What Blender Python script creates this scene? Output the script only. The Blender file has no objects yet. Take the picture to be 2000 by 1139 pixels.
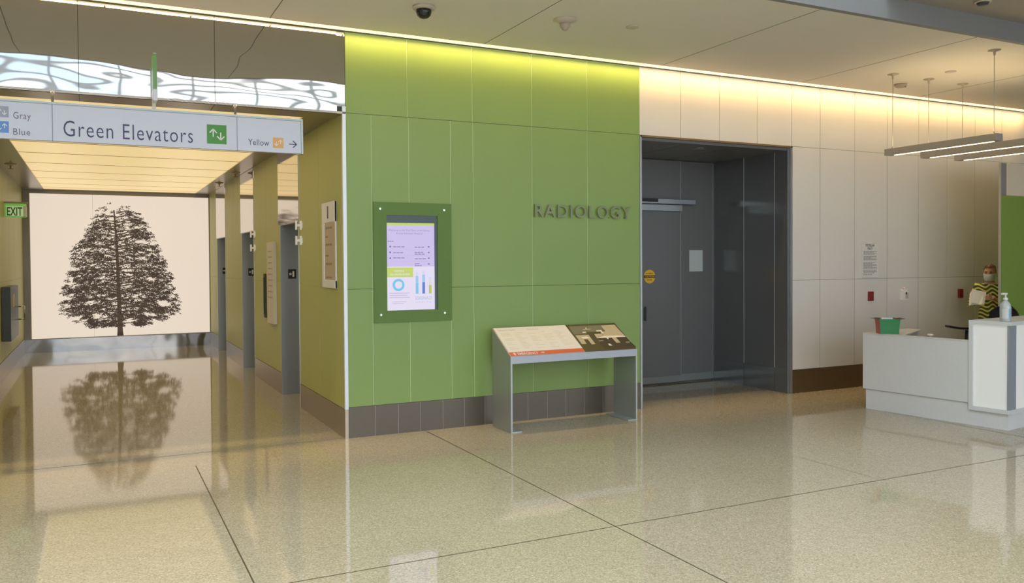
import bpy, bmesh, math, random
from mathutils import Vector, Matrix, Euler
C = bpy.context.scene
COL = C.collection
R = math.radians
rnd = random.Random(7)

# ------------------------------------------------------------------ camera, sky, exposure
cd = bpy.data.cameras.new('camera'); cam = bpy.data.objects.new('camera', cd); COL.objects.link(cam)
cd.sensor_width = 36.0; cd.lens = 1633.22 / 2000 * 36.0; cd.shift_y = -25.93 / 2000
cd.clip_start = 0.05; cd.clip_end = 200
yaw, pitch, roll = 0.461568, -0.019525, -0.006112
fwd = Vector((math.sin(yaw)*math.cos(pitch), math.cos(yaw)*math.cos(pitch), math.sin(pitch)))
r0 = Vector((math.cos(yaw), -math.sin(yaw), 0)); u0 = r0.cross(fwd)
rr = r0*math.cos(roll) + u0*math.sin(roll); uu = -r0*math.sin(roll) + u0*math.cos(roll)
m = Matrix((rr, uu, -fwd)).transposed().to_4x4(); m.translation = (-2.10776, -7.70238, 1.65)
cam.matrix_world = m; C.camera = cam
C.view_settings.view_transform = 'Standard'; C.view_settings.look = 'None'
C.view_settings.gamma = 1.0; C.view_settings.use_curve_mapping = False
C.view_settings.exposure = 0.0
C.cycles.max_bounces = 10; C.cycles.diffuse_bounces = 5; C.cycles.glossy_bounces = 5
C.cycles.sample_clamp_indirect = 6.0; C.cycles.caustics_refractive = False

SKY = 9.0
w = bpy.data.worlds.new('sky'); C.world = w; w.use_nodes = True
nt = w.node_tree; nt.nodes.clear()
wo = nt.nodes.new('ShaderNodeOutputWorld'); bg = nt.nodes.new('ShaderNodeBackground')
tc = nt.nodes.new('ShaderNodeTexCoord'); mp = nt.nodes.new('ShaderNodeMapping'); nz = nt.nodes.new('ShaderNodeTexNoise'); cr = nt.nodes.new('ShaderNodeValToRGB')
mp.inputs['Scale'].default_value = (3, 3, 9); nz.inputs['Scale'].default_value = 1.6; nz.inputs['Detail'].default_value = 4
cr.color_ramp.elements[0].position = 0.35; cr.color_ramp.elements[0].color = (0.46, 0.60, 0.78, 1)
cr.color_ramp.elements[1].position = 0.62; cr.color_ramp.elements[1].color = (0.97, 0.99, 1.0, 1)
nt.links.new(tc.outputs['Generated'], mp.inputs['Vector']); nt.links.new(mp.outputs[0], nz.inputs['Vector'])
nt.links.new(nz.outputs[0], cr.inputs[0]); nt.links.new(cr.outputs[0], bg.inputs[0]); nt.links.new(bg.outputs[0], wo.inputs[0])
sp = nt.nodes.new('ShaderNodeSeparateXYZ'); ma = nt.nodes.new('ShaderNodeMath'); ma.operation = 'MULTIPLY_ADD'; ma.use_clamp = False
nt.links.new(tc.outputs['Generated'], sp.inputs[0]); nt.links.new(sp.outputs[2], ma.inputs[0])
ma.inputs[1].default_value = SKY*.75; ma.inputs[2].default_value = SKY*.25      # overcast sky: brighter overhead than at the horizon
nt.links.new(ma.outputs[0], bg.inputs[1])

FY = -14.0          # the glazed front of the hall, behind the camera
def portal(name, x0, x1, z0, z1):
    l = bpy.data.lights.new(name, 'AREA'); l.shape = 'RECTANGLE'; l.size = x1-x0; l.size_y = z1-z0
    l.cycles.is_portal = True
    o = bpy.data.objects.new(name, l); o.location = ((x0+x1)/2, FY-0.2, (z0+z1)/2); o.rotation_euler = (R(90), 0, 0)
    COL.objects.link(o); return o
portal('sky_portal', -9, 4.25, 0.1, 9); portal('sky_portal', 4.25, 14, 0.1, 4)
o = portal('sky_portal', -8.8, 4.2, 0, 11); o.location = (-2.3, -8.2, 9.4); o.rotation_euler = (0, 0, 0)  # sampling portal over the added roof skylight

COVE_W = 40.0
def down_lamp(name, x, y, z, sx, sy, power, col, spread, tilt=0):
    l = bpy.data.lights.new(name, 'AREA'); l.shape = 'RECTANGLE'; l.size = sx; l.size_y = sy
    l.energy = power; l.color = col; l.spread = R(spread)
    o = bpy.data.objects.new(name, l); o.location = (x, y, z); o.rotation_euler = (R(tilt), 0, 0); COL.objects.link(o); return o
for k in range(21):
    down_lamp('cove_lamp', -3.7+.675*k, -.105, 3.806, .66, .025, COVE_W*.056, (1.0,.63,.22), 120, 22)
    down_lamp('cove_lamp', -3.7+.675*k, -.105, 3.806, .60, .012, COVE_W*.022, (1.0,.76,.44), 34, -2)
LOBBY_W = 3.5
for k in range(9):
    down_lamp('lobby_panel_lamp', -1.63, .9+1.08*k, 3.058, 2.3, .7, LOBBY_W, (1.0,.80,.46), 120)

# ------------------------------------------------------------------ materials
MATS = {}
def M(name, col=(.5,.5,.5), rough=.5, metal=0.0, spec=.5, emit=None, estr=1.0, speck=0, sscale=300, bump=0, bscale=3, bstretch=(1,1,1), bdetail=2, coat=0, alpha=1):
    if name in MATS: return MATS[name]
    mt = bpy.data.materials.new(name); mt.use_nodes = True
    t = mt.node_tree; b = t.nodes['Principled BSDF']
    b.inputs['Base Color'].default_value = (*col, 1); b.inputs['Roughness'].default_value = rough
    b.inputs['Metallic'].default_value = metal; b.inputs['Specular IOR Level'].default_value = spec
    b.inputs['Coat Weight'].default_value = coat; b.inputs['Coat Roughness'].default_value = .05
    if emit: b.inputs['Emission Color'].default_value = (*emit, 1); b.inputs['Emission Strength'].default_value = estr
    if speck or bump: tcn = t.nodes.new('ShaderNodeTexCoord')
    if speck:
        n = t.nodes.new('ShaderNodeTexNoise'); n.inputs['Scale'].default_value = sscale; n.inputs['Detail'].default_value = 2
        g = t.nodes.new('ShaderNodeNewGeometry'); t.links.new(g.outputs['Position'], n.inputs['Vector'])
        c = t.nodes.new('ShaderNodeValToRGB')
        c.color_ramp.elements[0].position = .33; c.color_ramp.elements[1].position = .67
        c.color_ramp.elements[0].color = (*[x*(1-speck) for x in col], 1); c.color_ramp.elements[1].color = (*[min(1, x*(1+speck)) for x in col], 1)
        t.links.new(n.outputs[0], c.inputs[0]); t.links.new(c.outputs[0], b.inputs['Base Color'])
    if bump:
        n2 = t.nodes.new('ShaderNodeTexNoise'); n2.inputs['Scale'].default_value = bscale; n2.inputs['Detail'].default_value = bdetail
        mpn = t.nodes.new('ShaderNodeMapping'); mpn.inputs['Scale'].default_value = bstretch
        g2 = t.nodes.new('ShaderNodeNewGeometry')
        t.links.new(g2.outputs['Position'], mpn.inputs[0]); t.links.new(mpn.outputs[0], n2.inputs['Vector'])
        bn = t.nodes.new('ShaderNodeBump'); bn.inputs['Strength'].default_value = 1; bn.inputs['Distance'].default_value = bump
        t.links.new(n2.outputs[0], bn.inputs['Height']); t.links.new(bn.outputs[0], b.inputs['Normal'])
    MATS[name] = mt; return mt
green = M('green_panel', (.225,.335,.095), .42, speck=.16, sscale=260)
green_warm_lit = M('green_warm_lit_panel', (.445,.455,.135), .42, speck=.14, sscale=260)  # front green lightened and yellowed to carry the warm lobby light
green_screen = M('green_screen_panel', (.125,.215,.055), .5, spec=.25, speck=.10, sscale=260)
joint_light = M('green_joint', (.52,.62,.33), .5)
joint_dark = M('dark_joint', (.06,.07,.04), .6)
white_panel = M('white_panel', (.69,.665,.62), .45, speck=.06, sscale=260)
joint_grey = M('grey_joint', (.16,.15,.13), .6)
dark_panel = M('charcoal_panel', (.15,.15,.15), .30, speck=.2, sscale=300)
dark_side = M('charcoal_steel', (.20,.205,.21), .14, metal=.5)
steel = M('steel', (.42,.44,.46), .22, metal=.95)
steel_sat = M('satin_steel', (.40,.42,.42), .34, metal=.85)
mirror = M('mirror_steel', (.52,.50,.47), .025, metal=1, bump=.0075, bscale=.9, bstretch=(1.3,1,3.2), bdetail=1.2)
kick = M('rippled_steel', (.30,.29,.28), .06, metal=1, bump=.010, bscale=1.6, bstretch=(1,1,1.5), bdetail=1)
mirror_flat = M('mirror_transom', (.72,.66,.60), .06, metal=1)
base_metal = M('dark_base_steel', (.135,.115,.09), .34, metal=.7)
base_lobby = M('lobby_base_steel', (.44,.37,.29), .30, metal=.9)
base_warm_lit = M('warm_lit_base_steel', (.16,.105,.055), .4, metal=.6)  # same dark base steel, browned for warm light and floor reflection
base_joint = M('base_joint', (.26,.25,.22), .4, metal=.5)
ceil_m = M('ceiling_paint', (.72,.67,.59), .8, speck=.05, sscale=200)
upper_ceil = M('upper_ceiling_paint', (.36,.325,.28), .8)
fascia_m = M('fascia_paint', (.23,.23,.23), .7)
hall_white = M('hall_paint', (.55,.53,.50), .7)
pale_trim = M('pale_aluminium', (.68,.72,.76), .35, metal=.3)
bronze_trim = M('bronze_trim', (.30,.21,.11), .35, metal=.7)
black = M('black_plastic', (.014,.014,.016), .4)
black_cloth = M('black_upholstery', (.016,.016,.02), .8)
dark_grey = M('dark_grey', (.05,.05,.055), .5)
sign_face = M('sign_face', (.60,.63,.72), .35)
sign_edge = M('sign_edge', (.50,.58,.60), .25)
sign_line = M('sign_divider', (.27,.28,.33), .4)
ink = M('ink_navy', (.055,.05,.12), .5)
ink_grey = M('ink_grey', (.13,.13,.17), .5)
sq_green = M('square_green', (.065,.27,.035), .45)
sq_gray = M('square_gray', (.34,.35,.44), .45)
sq_blue = M('square_blue', (.12,.28,.60), .45)
sq_orange = M('square_orange', (.72,.40,.13), .45)
white_ink = M('white_ink', (.80,.80,.78), .5)
cove_lens = M('cove_lens', (.8,.8,.8), .5, emit=(1.0,.80,.47), estr=1.25)
lum = M('luminous_panel', (.25,.2,.12), .4, emit=(.78,.585,.275), estr=.95)
lum_gap = M('luminous_gap', (.36,.24,.10), .6)
treelight = M('tree_light', (.12,.11,.10), .3, emit=(.76,.65,.535), estr=.98)
tree_ink = M('tree_ink', (.040,.028,.024), .6, emit=(.060,.042,.032), estr=1)
desk_m = M('desk_stone', (.70,.70,.69), .4, speck=.10, sscale=320)
desk_top = M('desk_top', (.66,.64,.60), .35)
desk_glow = M('backlit_acrylic', (.66,.67,.66), .3, emit=(.97,.96,.88), estr=.22)
pend_m = M('pendant_housing', (.44,.40,.36), .45, metal=.4)
pend_led = M('pendant_led', (.8,.8,.8), .5, emit=(1.0,.80,.50), estr=4.5)
cable_m = M('cable', (.45,.42,.36), .4, metal=.5)
paper = M('paper', (.70,.70,.67), .6)
red_m = M('alarm_red', (.24,.018,.02), .4)
plastic_w = M('white_plastic', (.82,.81,.78), .4)
ceil_fix = M('ceiling_fixture', (.52,.45,.37), .5)
cam_dome = M('camera_dome', (.015,.014,.013), .12)
yellow = M('sticker_yellow', (.85,.47,.02), .5)
letter_m = M('raised_letter', (.21,.24,.13), .35, metal=.3)
glass_m = bpy.data.materials.new('window_glass'); glass_m.use_nodes = True
t = glass_m.node_tree; t.nodes.clear()
go = t.nodes.new('ShaderNodeOutputMaterial'); tr = t.nodes.new('ShaderNodeBsdfTransparent'); gl = t.nodes.new('ShaderNodeBsdfGlossy'); mx = t.nodes.new('ShaderNodeMixShader'); fr = t.nodes.new('ShaderNodeFresnel')
gl.inputs['Roughness'].default_value = .02; fr.inputs[0].default_value = 1.35
t.links.new(fr.outputs[0], mx.inputs[0]); t.links.new(tr.outputs[0], mx.inputs[1]); t.links.new(gl.outputs[0], mx.inputs[2]); t.links.new(mx.outputs[0], go.inputs[0])

# polished terrazzo
terr = bpy.data.materials.new('terrazzo'); terr.use_nodes = True
t = terr.node_tree; b = t.nodes['Principled BSDF']
g = t.nodes.new('ShaderNodeNewGeometry'); v1 = t.nodes.new('ShaderNodeTexVoronoi'); v1.inputs['Scale'].default_value = 130
n1 = t.nodes.new('ShaderNodeTexNoise'); n1.inputs['Scale'].default_value = .7; n1.inputs['Detail'].default_value = 3
c1 = t.nodes.new('ShaderNodeValToRGB'); c2 = t.nodes.new('ShaderNodeValToRGB'); mxn = t.nodes.new('ShaderNodeMix'); mxn.data_type = 'RGBA'; mxn.blend_type = 'MULTIPLY'; mxn.inputs[0].default_value = 1
t.links.new(g.outputs['Position'], v1.inputs['Vector']); t.links.new(g.outputs['Position'], n1.inputs['Vector'])
sep = t.nodes.new('ShaderNodeSeparateColor'); t.links.new(v1.outputs['Color'], sep.inputs[0]); t.links.new(sep.outputs[0], c1.inputs[0])
e = c1.color_ramp.elements
e[0].position = 0; e[0].color = (.27,.218,.13, 1); e[1].position = 1; e[1].color = (.47,.41,.285, 1)
x = c1.color_ramp.elements.new(.25); x.color = (.34,.286,.182, 1)
x = c1.color_ramp.elements.new(.8); x.color = (.395,.333,.22, 1)
c2.color_ramp.elements[0].position = .3; c2.color_ramp.elements[0].color = (.93,.93,.93,1); c2.color_ramp.elements[1].position = .7
t.links.new(n1.outputs[0], c2.inputs[0]); t.links.new(c1.outputs[0], mxn.inputs[6]); t.links.new(c2.outputs[0], mxn.inputs[7])
t.links.new(mxn.outputs[2], b.inputs['Base Color'])
b.inputs['Roughness'].default_value = .052; b.inputs['IOR'].default_value = 1.65; b.inputs['Specular IOR Level'].default_value = .5
floor_joint = M('floor_joint', (.05,.04,.02), .4)

# ------------------------------------------------------------------ mesh helpers
def bx(bm, x0, x1, y0, y1, z0, z1, mi=0, bev=0, rot=None):
    r = bmesh.ops.create_cube(bm, size=1)
    vs = r['verts']
    for v in vs:
        v.co = Vector((x0+(v.co.x+.5)*(x1-x0), y0+(v.co.y+.5)*(y1-y0), z0+(v.co.z+.5)*(z1-z0)))
    fs = set(f for v in vs for f in v.link_faces)
    for f in fs: f.material_index = mi
    if bev:
        es = list(set(e for v in vs for e in v.link_edges))
        rb = bmesh.ops.bevel(bm, geom=es, offset=bev, segments=2, affect='EDGES', profile=.5)
        for f in rb['faces']: f.material_index = mi
        vs = list(set(v for f in fs if f.is_valid for v in f.verts) | set(v for f in rb['faces'] for v in f.verts))
    if rot is not None:
        for v in vs: v.co = rot @ v.co
    return vs
def cyl(bm, p0, p1, ra, rb=None, seg=16, mi=0, cap=True):
    p0 = Vector(p0); p1 = Vector(p1); d = p1-p0; rb = ra if rb is None else rb
    r = bmesh.ops.create_cone(bm, cap_ends=cap, segments=seg, radius1=ra, radius2=rb, depth=d.length)
    q = Vector((0,0,1)).rotation_difference(d.normalized()).to_matrix().to_4x4()
    for v in r['verts']: v.co = (q @ v.co) + (p0+p1)/2
    for f in set(f for v in r['verts'] for f in v.link_faces):
        f.material_index = mi; f.smooth = len(f.verts) == 4
    return r['verts']
def ball(bm, c, s, mi=0, u=16, v=10):
    r = bmesh.ops.create_uvsphere(bm, u_segments=u, v_segments=v, radius=1)
    for q in r['verts']: q.co = Vector((c[0]+q.co.x*s[0], c[1]+q.co.y*s[1], c[2]+q.co.z*s[2]))
    for f in set(f for q in r['verts'] for f in q.link_faces): f.material_index = mi; f.smooth = True
    return r['verts']
def lathe(bm, prof, c=(0,0,0), seg=24, mi=0):
    rings = []
    for (r_, z) in prof:
        rings.append([bm.verts.new((c[0]+r_*math.cos(2*math.pi*k/seg), c[1]+r_*math.sin(2*math.pi*k/seg), c[2]+z)) for k in range(seg)])
    for a, b_ in zip(rings, rings[1:]):
        for k in range(seg):
            f = bm.faces.new((a[k], a[(k+1)%seg], b_[(k+1)%seg], b_[k])); f.smooth = True; f.material_index = mi
    for ring in (rings[0][::-1], rings[-1]):
        try: f = bm.faces.new(ring); f.material_index = mi
        except ValueError: pass
def poly(bm, pts, mi=0):
    f = bm.faces.new([bm.verts.new(p) for p in pts]); f.material_index = mi; return f
def prism(bm, pts, ext, mi=0):
    """extrude polygon pts (3-D) by vector ext, closed"""
    ext = Vector(ext)
    a = [bm.verts.new(p) for p in pts]; b_ = [bm.verts.new(Vector(p)+ext) for p in pts]
    n = len(pts); fs = [bm.faces.new(a[::-1]), bm.faces.new(b_)]
    for k in range(n): fs.append(bm.faces.new((a[k], a[(k+1)%n], b_[(k+1)%n], b_[k])))
    for f in fs: f.material_index = mi
    bmesh.ops.recalc_face_normals(bm, faces=fs)
def tube(bm, pts, ra, seg=8, mi=0):
    for a, b_ in zip(pts, pts[1:]):
        cyl(bm, a, b_, ra, seg=seg, mi=mi)
    for p in pts[1:-1]: ball(bm, p, (ra,ra,ra), mi, seg, 6)
def new(): return bmesh.new()
def origin_of(o):
    p = Vector((0,0,0))
    while o is not None: p += o.location; o = o.parent
    return p
def obj(name, bm, mats, parent=None, local=False, keep=None):
    """links bm as ONE mesh object; world coordinates unless local"""
    me = bpy.data.meshes.new(name)
    if parent is not None: off = Vector((0,0,0)) if local else origin_of(parent)
    elif keep is not None: off = Vector(keep)
    else:
        cs = [v.co for v in bm.verts]
        lo = [min(c[i] for c in cs) for i in range(3)]; hi = [max(c[i] for c in cs) for i in range(3)]
        off = Vector(((lo[0]+hi[0])/2, (lo[1]+hi[1])/2, lo[2]))
    if not local or parent is None:
        bmesh.ops.translate(bm, verts=bm.verts, vec=-off)
    bm.to_mesh(me); bm.free()
    for mm in (mats if isinstance(mats, (list, tuple)) else [mats]): me.materials.append(mm)
    o = bpy.data.objects.new(name, me); COL.objects.link(o)
    if parent is not None: o.parent = parent
    else: o.location = off
    return o
def tag(o, label, cat, group=None):
    o['label'] = label; o['category'] = cat
    if group: o['group'] = group
    return o
def struct(name, bm, mats):
    o = obj(name, bm, mats); o['kind'] = 'structure'; return o
def thing(name, label, cat, loc, group=None, rotz=0):
    o = bpy.data.objects.new(name, None); COL.objects.link(o); o.location = loc; o.rotation_euler = (0,0,rotz)
    o.empty_display_size = .1
    return tag(o, label, cat, group)
def dup(root, loc, label):
    r_ = root.copy(); COL.objects.link(r_); r_.location = loc; r_['label'] = label
    for ch in list(root.children):
        c_ = ch.copy(); COL.objects.link(c_); c_.parent = r_
        for g_ in list(ch.children):
            d_ = g_.copy(); COL.objects.link(d_); d_.parent = c_
    return r_
def text_bm(bm, s, width, height, place, mi=0, depth=.002, bold=0.0, spacing=1.0):
    """lettering fitted to width x height; place(u, v, w) -> world point (w is depth out of the face)"""
    cu = bpy.data.curves.new('lettering', 'FONT'); cu.body = s; cu.size = 1; cu.extrude = .5; cu.offset = bold; cu.space_character = spacing; cu.resolution_u = 3
    o = bpy.data.objects.new('lettering', cu); COL.objects.link(o)
    dg = bpy.context.evaluated_depsgraph_get(); dg.update()
    me = bpy.data.meshes.new_from_object(o.evaluated_get(dg))
    bpy.data.objects.remove(o); bpy.data.curves.remove(cu)
    xs = [v.co.x for v in me.vertices]; ys = [v.co.y for v in me.vertices]
    x0, x1 = min(xs), max(xs)
    # cap height: descenders hang below the baseline
    y1 = max(ys)
    base = len(bm.verts)
    vs = []
    for v in me.vertices:
        vs.append(bm.verts.new(place((v.co.x-x0)/(x1-x0)*width, v.co.y/y1*height, (v.co.z+.5)*depth)))
    for p in me.polygons:
        try:
            f = bm.faces.new([vs[i] for i in p.vertices]); f.material_index = mi
        except ValueError: pass
    bpy.data.meshes.remove(me)
def onwall(x, z, y):            # lettering on a wall that faces -y
    return lambda u, v, d: (x+u, y-d, z+v)
def stroke(bm, a, b_, th, place, mi=0, depth=.002):
    a = Vector(a); b_ = Vector(b_); d = (b_-a).normalized(); n = Vector((-d.y, d.x))*th/2
    pts = [a-n, b_-n, b_+n, a+n]
    lo = [place(p.x, p.y, 0) for p in pts]; hi = [place(p.x, p.y, depth) for p in pts]
    prism(bm, lo, Vector(hi[0])-Vector(lo[0]), mi)
def arrow(bm, cx, cy, h, wd, direc, th, place, mi=0):
    ax = {'u': Vector((0,1)), 'd': Vector((0,-1)), 'r': Vector((1,0)), 'l': Vector((-1,0))}[direc]
    sd = Vector((-ax.y, ax.x)); c = Vector((cx, cy))
    tip = c+ax*h/2; tail = c-ax*h/2
    stroke(bm, tail, tip, th, place, mi)
    for s in (-1, 1): stroke(bm, tip+ax*th*.35, tip-ax*wd*.5+sd*s*wd*.5, th, place, mi)

# ------------------------------------------------------------------ setting: floor, ceilings
bm = new(); bx(bm, -9, 14, -14, 10.35, -.12, 0, 0)
def fl(x0, x1, y0, y1): poly(bm, [(x0,y0,.0006),(x1,y0,.0006),(x1,y1,.0006),(x0,y1,.0006)], 1)
J = .004
for xx in (-5.73,-3.56,-1.40,.763,5.555,7.72,9.88): fl(xx-J, xx+J, -13.9, -.45 if xx < 0 else -.002)
fl(3.14-.0015, 3.14+.0015, -3.35, -.002)
for yy in (-3.352,-6.72,-10.1): fl(-9, 14, yy-J, yy+J)
fl(-3.32, -.03, .016, .024)
struct('floor', bm, [terr, floor_joint])

bm = new(); bx(bm, -9, 14, -2.40, -.125, 3.81, 3.90, 0)
for xx in (-2.80,-.706,1.365,3.515,5.6,7.7): bx(bm, xx-.003, xx+.003, -2.40, -.125, 3.8085, 3.812, 1)
struct('ceiling', bm, [ceil_m, M('ceiling_joint', (.10,.09,.07), .7)])
bm = new(); bx(bm, -9, 14, -.125, .12, 3.86, 3.92, 0)
struct('trim_1', bm, ceil_m)
bm = new(); bx(bm, -9, 14, -.124, -.004, 3.8155, 3.86, 0)
o = obj('cove_light', bm, cove_lens); tag(o, 'long warm cove light strip along the top of the wall', 'light')
bm = new(); bx(bm, -9, 14, -2.46, -2.40, 3.81, 4.02, 0)
struct('trim_2', bm, fascia_m)
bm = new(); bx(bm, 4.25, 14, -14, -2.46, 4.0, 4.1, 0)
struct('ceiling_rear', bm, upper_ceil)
bm = new(); bx(bm, -9, 4.35, -2.46, -2.40, 4.02, 9.1, 0); bx(bm, 4.25, 4.35, -14, -2.46, 4.1, 9.1, 0)
struct('wall_upper', bm, hall_white)
bm = new(); 
for a in (-9,-6.25,-3.5,-.75,2,4.2): bx(bm, a-.1 if a > -9 else a, a+.1 if a < 4.2 else 4.35, -14.1, -2.4, 9.1, 9.35, 0)
for a in (-14.1,-11,-8,-5,-2.6): bx(bm, -9, 4.35, a, a+.2, 9.1, 9.35, 0)
struct('ceiling_added_skylight', bm, hall_white)  # beams of the added skylight, out of view
bm = new(); poly(bm, [(-9,-14,9.3),(4.3,-14,9.3),(4.3,-2.4,9.3),(-9,-2.4,9.3)]); o = struct('window_added_skylight', bm, glass_m)  # unseen roof glazing, added to bring daylight down onto the floor
bm = new(); bx(bm, -9.15, -9, -14.1, .1, 0, 9.1, 0); struct('wall_left', bm, hall_white)
bm = new(); bx(bm, 14, 14.15, -14.1, .1, 0, 4.1, 0); struct('wall_far_right', bm, hall_white)
bm = new(); bx(bm, -60, 60, -80, -14.6, -.2, -.05, 0); struct('ground_sky_block', bm, M('sky_block_grey', (.45,.44,.42), .8))  # unseen outdoor plane, added to stop sky light from below the horizon
# glazed front with mullions and sun-shade blades (seen in the mirror-steel panels)
bm = new()
k = -9.0
while k <= 14.01:
    bx(bm, k-.03, k+.03, FY-.06, FY+.06, 0, 9.1 if k < 4.3 else 4.0, 0); k += 1.5
zz = .05
while zz < 9:
    bx(bm, -9, 4.3, FY-.05, FY+.05, zz-.032, zz+.032, 0)
    if zz < 3.9: bx(bm, 4.3, 14, FY-.05, FY+.05, zz-.032, zz+.032, 0)
    zz += .30 if zz > 4.3 else 1.4
win = struct('window_1', bm, M('mullion', (.66,.69,.72), .5))
bm = new(); poly(bm, [(-9,FY,0),(4.3,FY,0),(4.3,FY,9.1),(-9,FY,9.1)]); poly(bm, [(4.3,FY,0),(14,FY,0),(14,FY,4.05),(4.3,FY,4.05)])
obj('pane', bm, glass_m, win)

# ------------------------------------------------------------------ green wall
ZB, ZS, ZD, ZT = .29, 1.402, 3.052, 3.802
G = .0033
def panels(bm, x0, x1, z0, z1, xs, mi, y0=-.0, y1=.012):
    cut = [x0]+[q for q in xs if x0 < q < x1]+[x1]
    for a, b_ in zip(cut, cut[1:]): bx(bm, a+(G if a != x0 else 0), b_-(G if b_ != x1 else 0), y0, y1, z0+.002, z1-.002, mi, .0012)
bm = new()
bx(bm, 0, 3.317, .004, .02, ZB, ZT, 1); bx(bm, 0, 3.317, .02, .12, 0, 3.86, 2)
for zz in (ZS, ZD): bx(bm, 0, 3.317, .0032, .0045, zz-.002, zz+.002, 2)
lo = (.245,1.052,1.296,1.966,2.638); mid = (.245,.617,1.052,1.296,1.966,2.638)
panels(bm, 0, 3.317, ZD, ZT, (.606,1.291,1.964,2.640), 0)
panels(bm, 0, 3.317, ZS, ZD, mid, 0)
panels(bm, 0, 3.317, ZB, ZS, mid, 0)
struct('wall_front', bm, [green, joint_light, joint_dark])
bm = new(); bx(bm, 0, 3.317, -.004, .02, 0, ZB-.002, 0)
for q in (.258,.487,.713,.949,1.18,1.406,1.65,1.898,2.129,2.353,2.582,2.817,3.05): bx(bm, q-.0025, q+.0025, -.0048, 0, .002, ZB-.004, 1)
struct('baseboard_front', bm, [base_metal, base_joint])
bm = new(); bx(bm, -.034, 0, -.004, .03, .27, 3.11, 0, .002); bx(bm, -.034, -.002, -.003, .03, 0, .268, 1)
struct('trim_3', bm, [pale_trim, base_lobby])
# white wall right of the recess
XL, XR, RD = 3.317, 5.580, 1.45
bm = new()
wx = (3.881,4.446,5.025,5.58,6.058,6.665,7.27,7.878,8.459,9.053,9.65,10.26,10.87,11.47)
bx(bm, 3.317, 14, .005, .03, ZD, ZT, 1); bx(bm, XR, 14, .005, .03, ZB, ZD, 1)
bx(bm, 3.317, 14, .03, .12, ZD+.02, 3.86, 1); bx(bm, XR, 14, .03, .12, 0, ZD+.02, 1)
panels(bm, 3.317, 14, ZD, ZT, wx, 0); panels(bm, XR, 14, ZS, ZD, wx, 0); panels(bm, XR, 14, ZB, ZS, wx, 0)
struct('wall_right', bm, [white_panel, joint_grey])
bm = new(); bx(bm, XR, 14, -.004, .02, 0, ZB-.002, 0); struct('baseboard_right', bm, base_warm_lit)
# metal header over the lift lobby
bm = new()
for a, b_ in ((-9,-6.4),(-6.4,-5.36),(-5.36,-4.31),(-4.31,-3.26),(-3.26,-2.212),(-2.212,-1.157),(-1.157,-.082)):
    bx(bm, a+.002, b_-.002, -.004, .02, 3.04, ZT-.004, 0)
bx(bm, -9, 0, .02, .12, 3.062, 3.86, 1); bx(bm, -.080, -.001, .012, .02, 3.11, ZT-.004, 0)
struct('wall_header', bm, [mirror, joint_dark])
# wall left of the lobby mouth
bm = new(); bx(bm, -9, -3.32, .0, .12, 0, 3.04, 0); struct('wall_front_left', bm, green)

# ------------------------------------------------------------------ radiology recess
bm = new()
bx(bm, XL-.1, XR+.1, RD, RD+.1, 0, 3.06, 0); struct('wall_recess_back', bm, dark_panel)
bm = new()
for a, b_ in ((.02,.236),(.240,.793),(.797,RD)): bx(bm, 5.53, 5.57, a, b_, .30, 3.06, 0); bx(bm, 5.5285, 5.57, a, b_, .0, .2995, 0)
for q in (.238,.795): bx(bm, 5.529, 5.535, q-.004, q+.004, .3, 3.06, 1)
bx(bm, 5.526, 5.529, RD-.03, RD-.022, .3, 3.0, 1)
struct('wall_recess_right', bm, [dark_side, pale_trim])
bm = new(); bx(bm, XL, XL+.04, .03, RD, 0, 3.06, 0); struct('wall_recess_left', bm, dark_panel)
bm = new(); bx(bm, XL, XR, .03, RD+.1, 3.0, 3.05, 0)
for q in (4.05,4.75): bx(bm, q-.004, q+.004, .03, RD, 2.999, 3.002, 1)
struct('ceiling_recess', bm, [dark_panel, dark_side])
bm = new(); bx(bm, XL-.003, XL+.022, -.012, .05, 0, 3.05, 0, .002); bx(bm, 5.553, 5.582, -.012, .05, 0, 3.05, 0, .002); bx(bm, XL, 5.58, -.012, .05, 3.032, 3.052, 1)
struct('trim_4', bm, [steel_sat, bronze_trim])
# doors
def leaf(n, x0, x1, y, kz):
    bm = new(); bx(bm, x0, x1, y, y+.035, .02, 2.995, 0, .002)
    d = struct(n, bm, dark_panel)
    bm = new(); bx(bm, x0+.006, x1-.006, y-.004, y+.001, .022, kz, 0, .001); obj('kick_plate', bm, steel_sat, d)
    bm = new(); bx(bm, x1-.008, x1+.002, y-.003, y+.036, .02, 2.99, 0); obj('edge_strip', bm, steel_sat, d)
    return d
d1 = leaf('door_1', 3.40, 4.962, 1.39, .105)
bm = new()
bx(bm, 4.352, 4.372, 1.355, 1.37, .86, 1.05, 0, .004)
for zz in (.89,1.02): cyl(bm, (4.362,1.365,zz), (4.362,1.392,zz), .006, seg=10)
obj('pull_handle', bm, black, d1)
d2 = leaf('door_2', 4.972, 5.525, 1.41, .115)
t_ = thing('door_operator', 'silver automatic door operator bar above the grey doors in the recess', 'door operator', (4.4,1.37,2.33))
bm = new(); bx(bm, 3.6, 5.146, 1.30, 1.388, 2.405, 2.472, 0, .004); obj('operator_bar', bm, steel, t_)
bm = new(); bx(bm, 3.6, 4.52, 1.292, 1.301, 2.428, 2.468, 0, .003); obj('sensor_window', bm, black, t_)
bm = new(); bx(bm, 3.6, 4.955, 1.345, 1.39, 2.315, 2.398, 0, .003); obj('track_cover', bm, steel_sat, t_)
bm = new(); bx(bm, 5.117, 5.345, 1.4045, 1.4095, 1.505, 1.795, 0); tag(obj('paper_notice', bm, M('notice_paper', (.52,.58,.57), .6)), 'blank pale paper notice taped to the dark grey door', 'notice')
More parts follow.
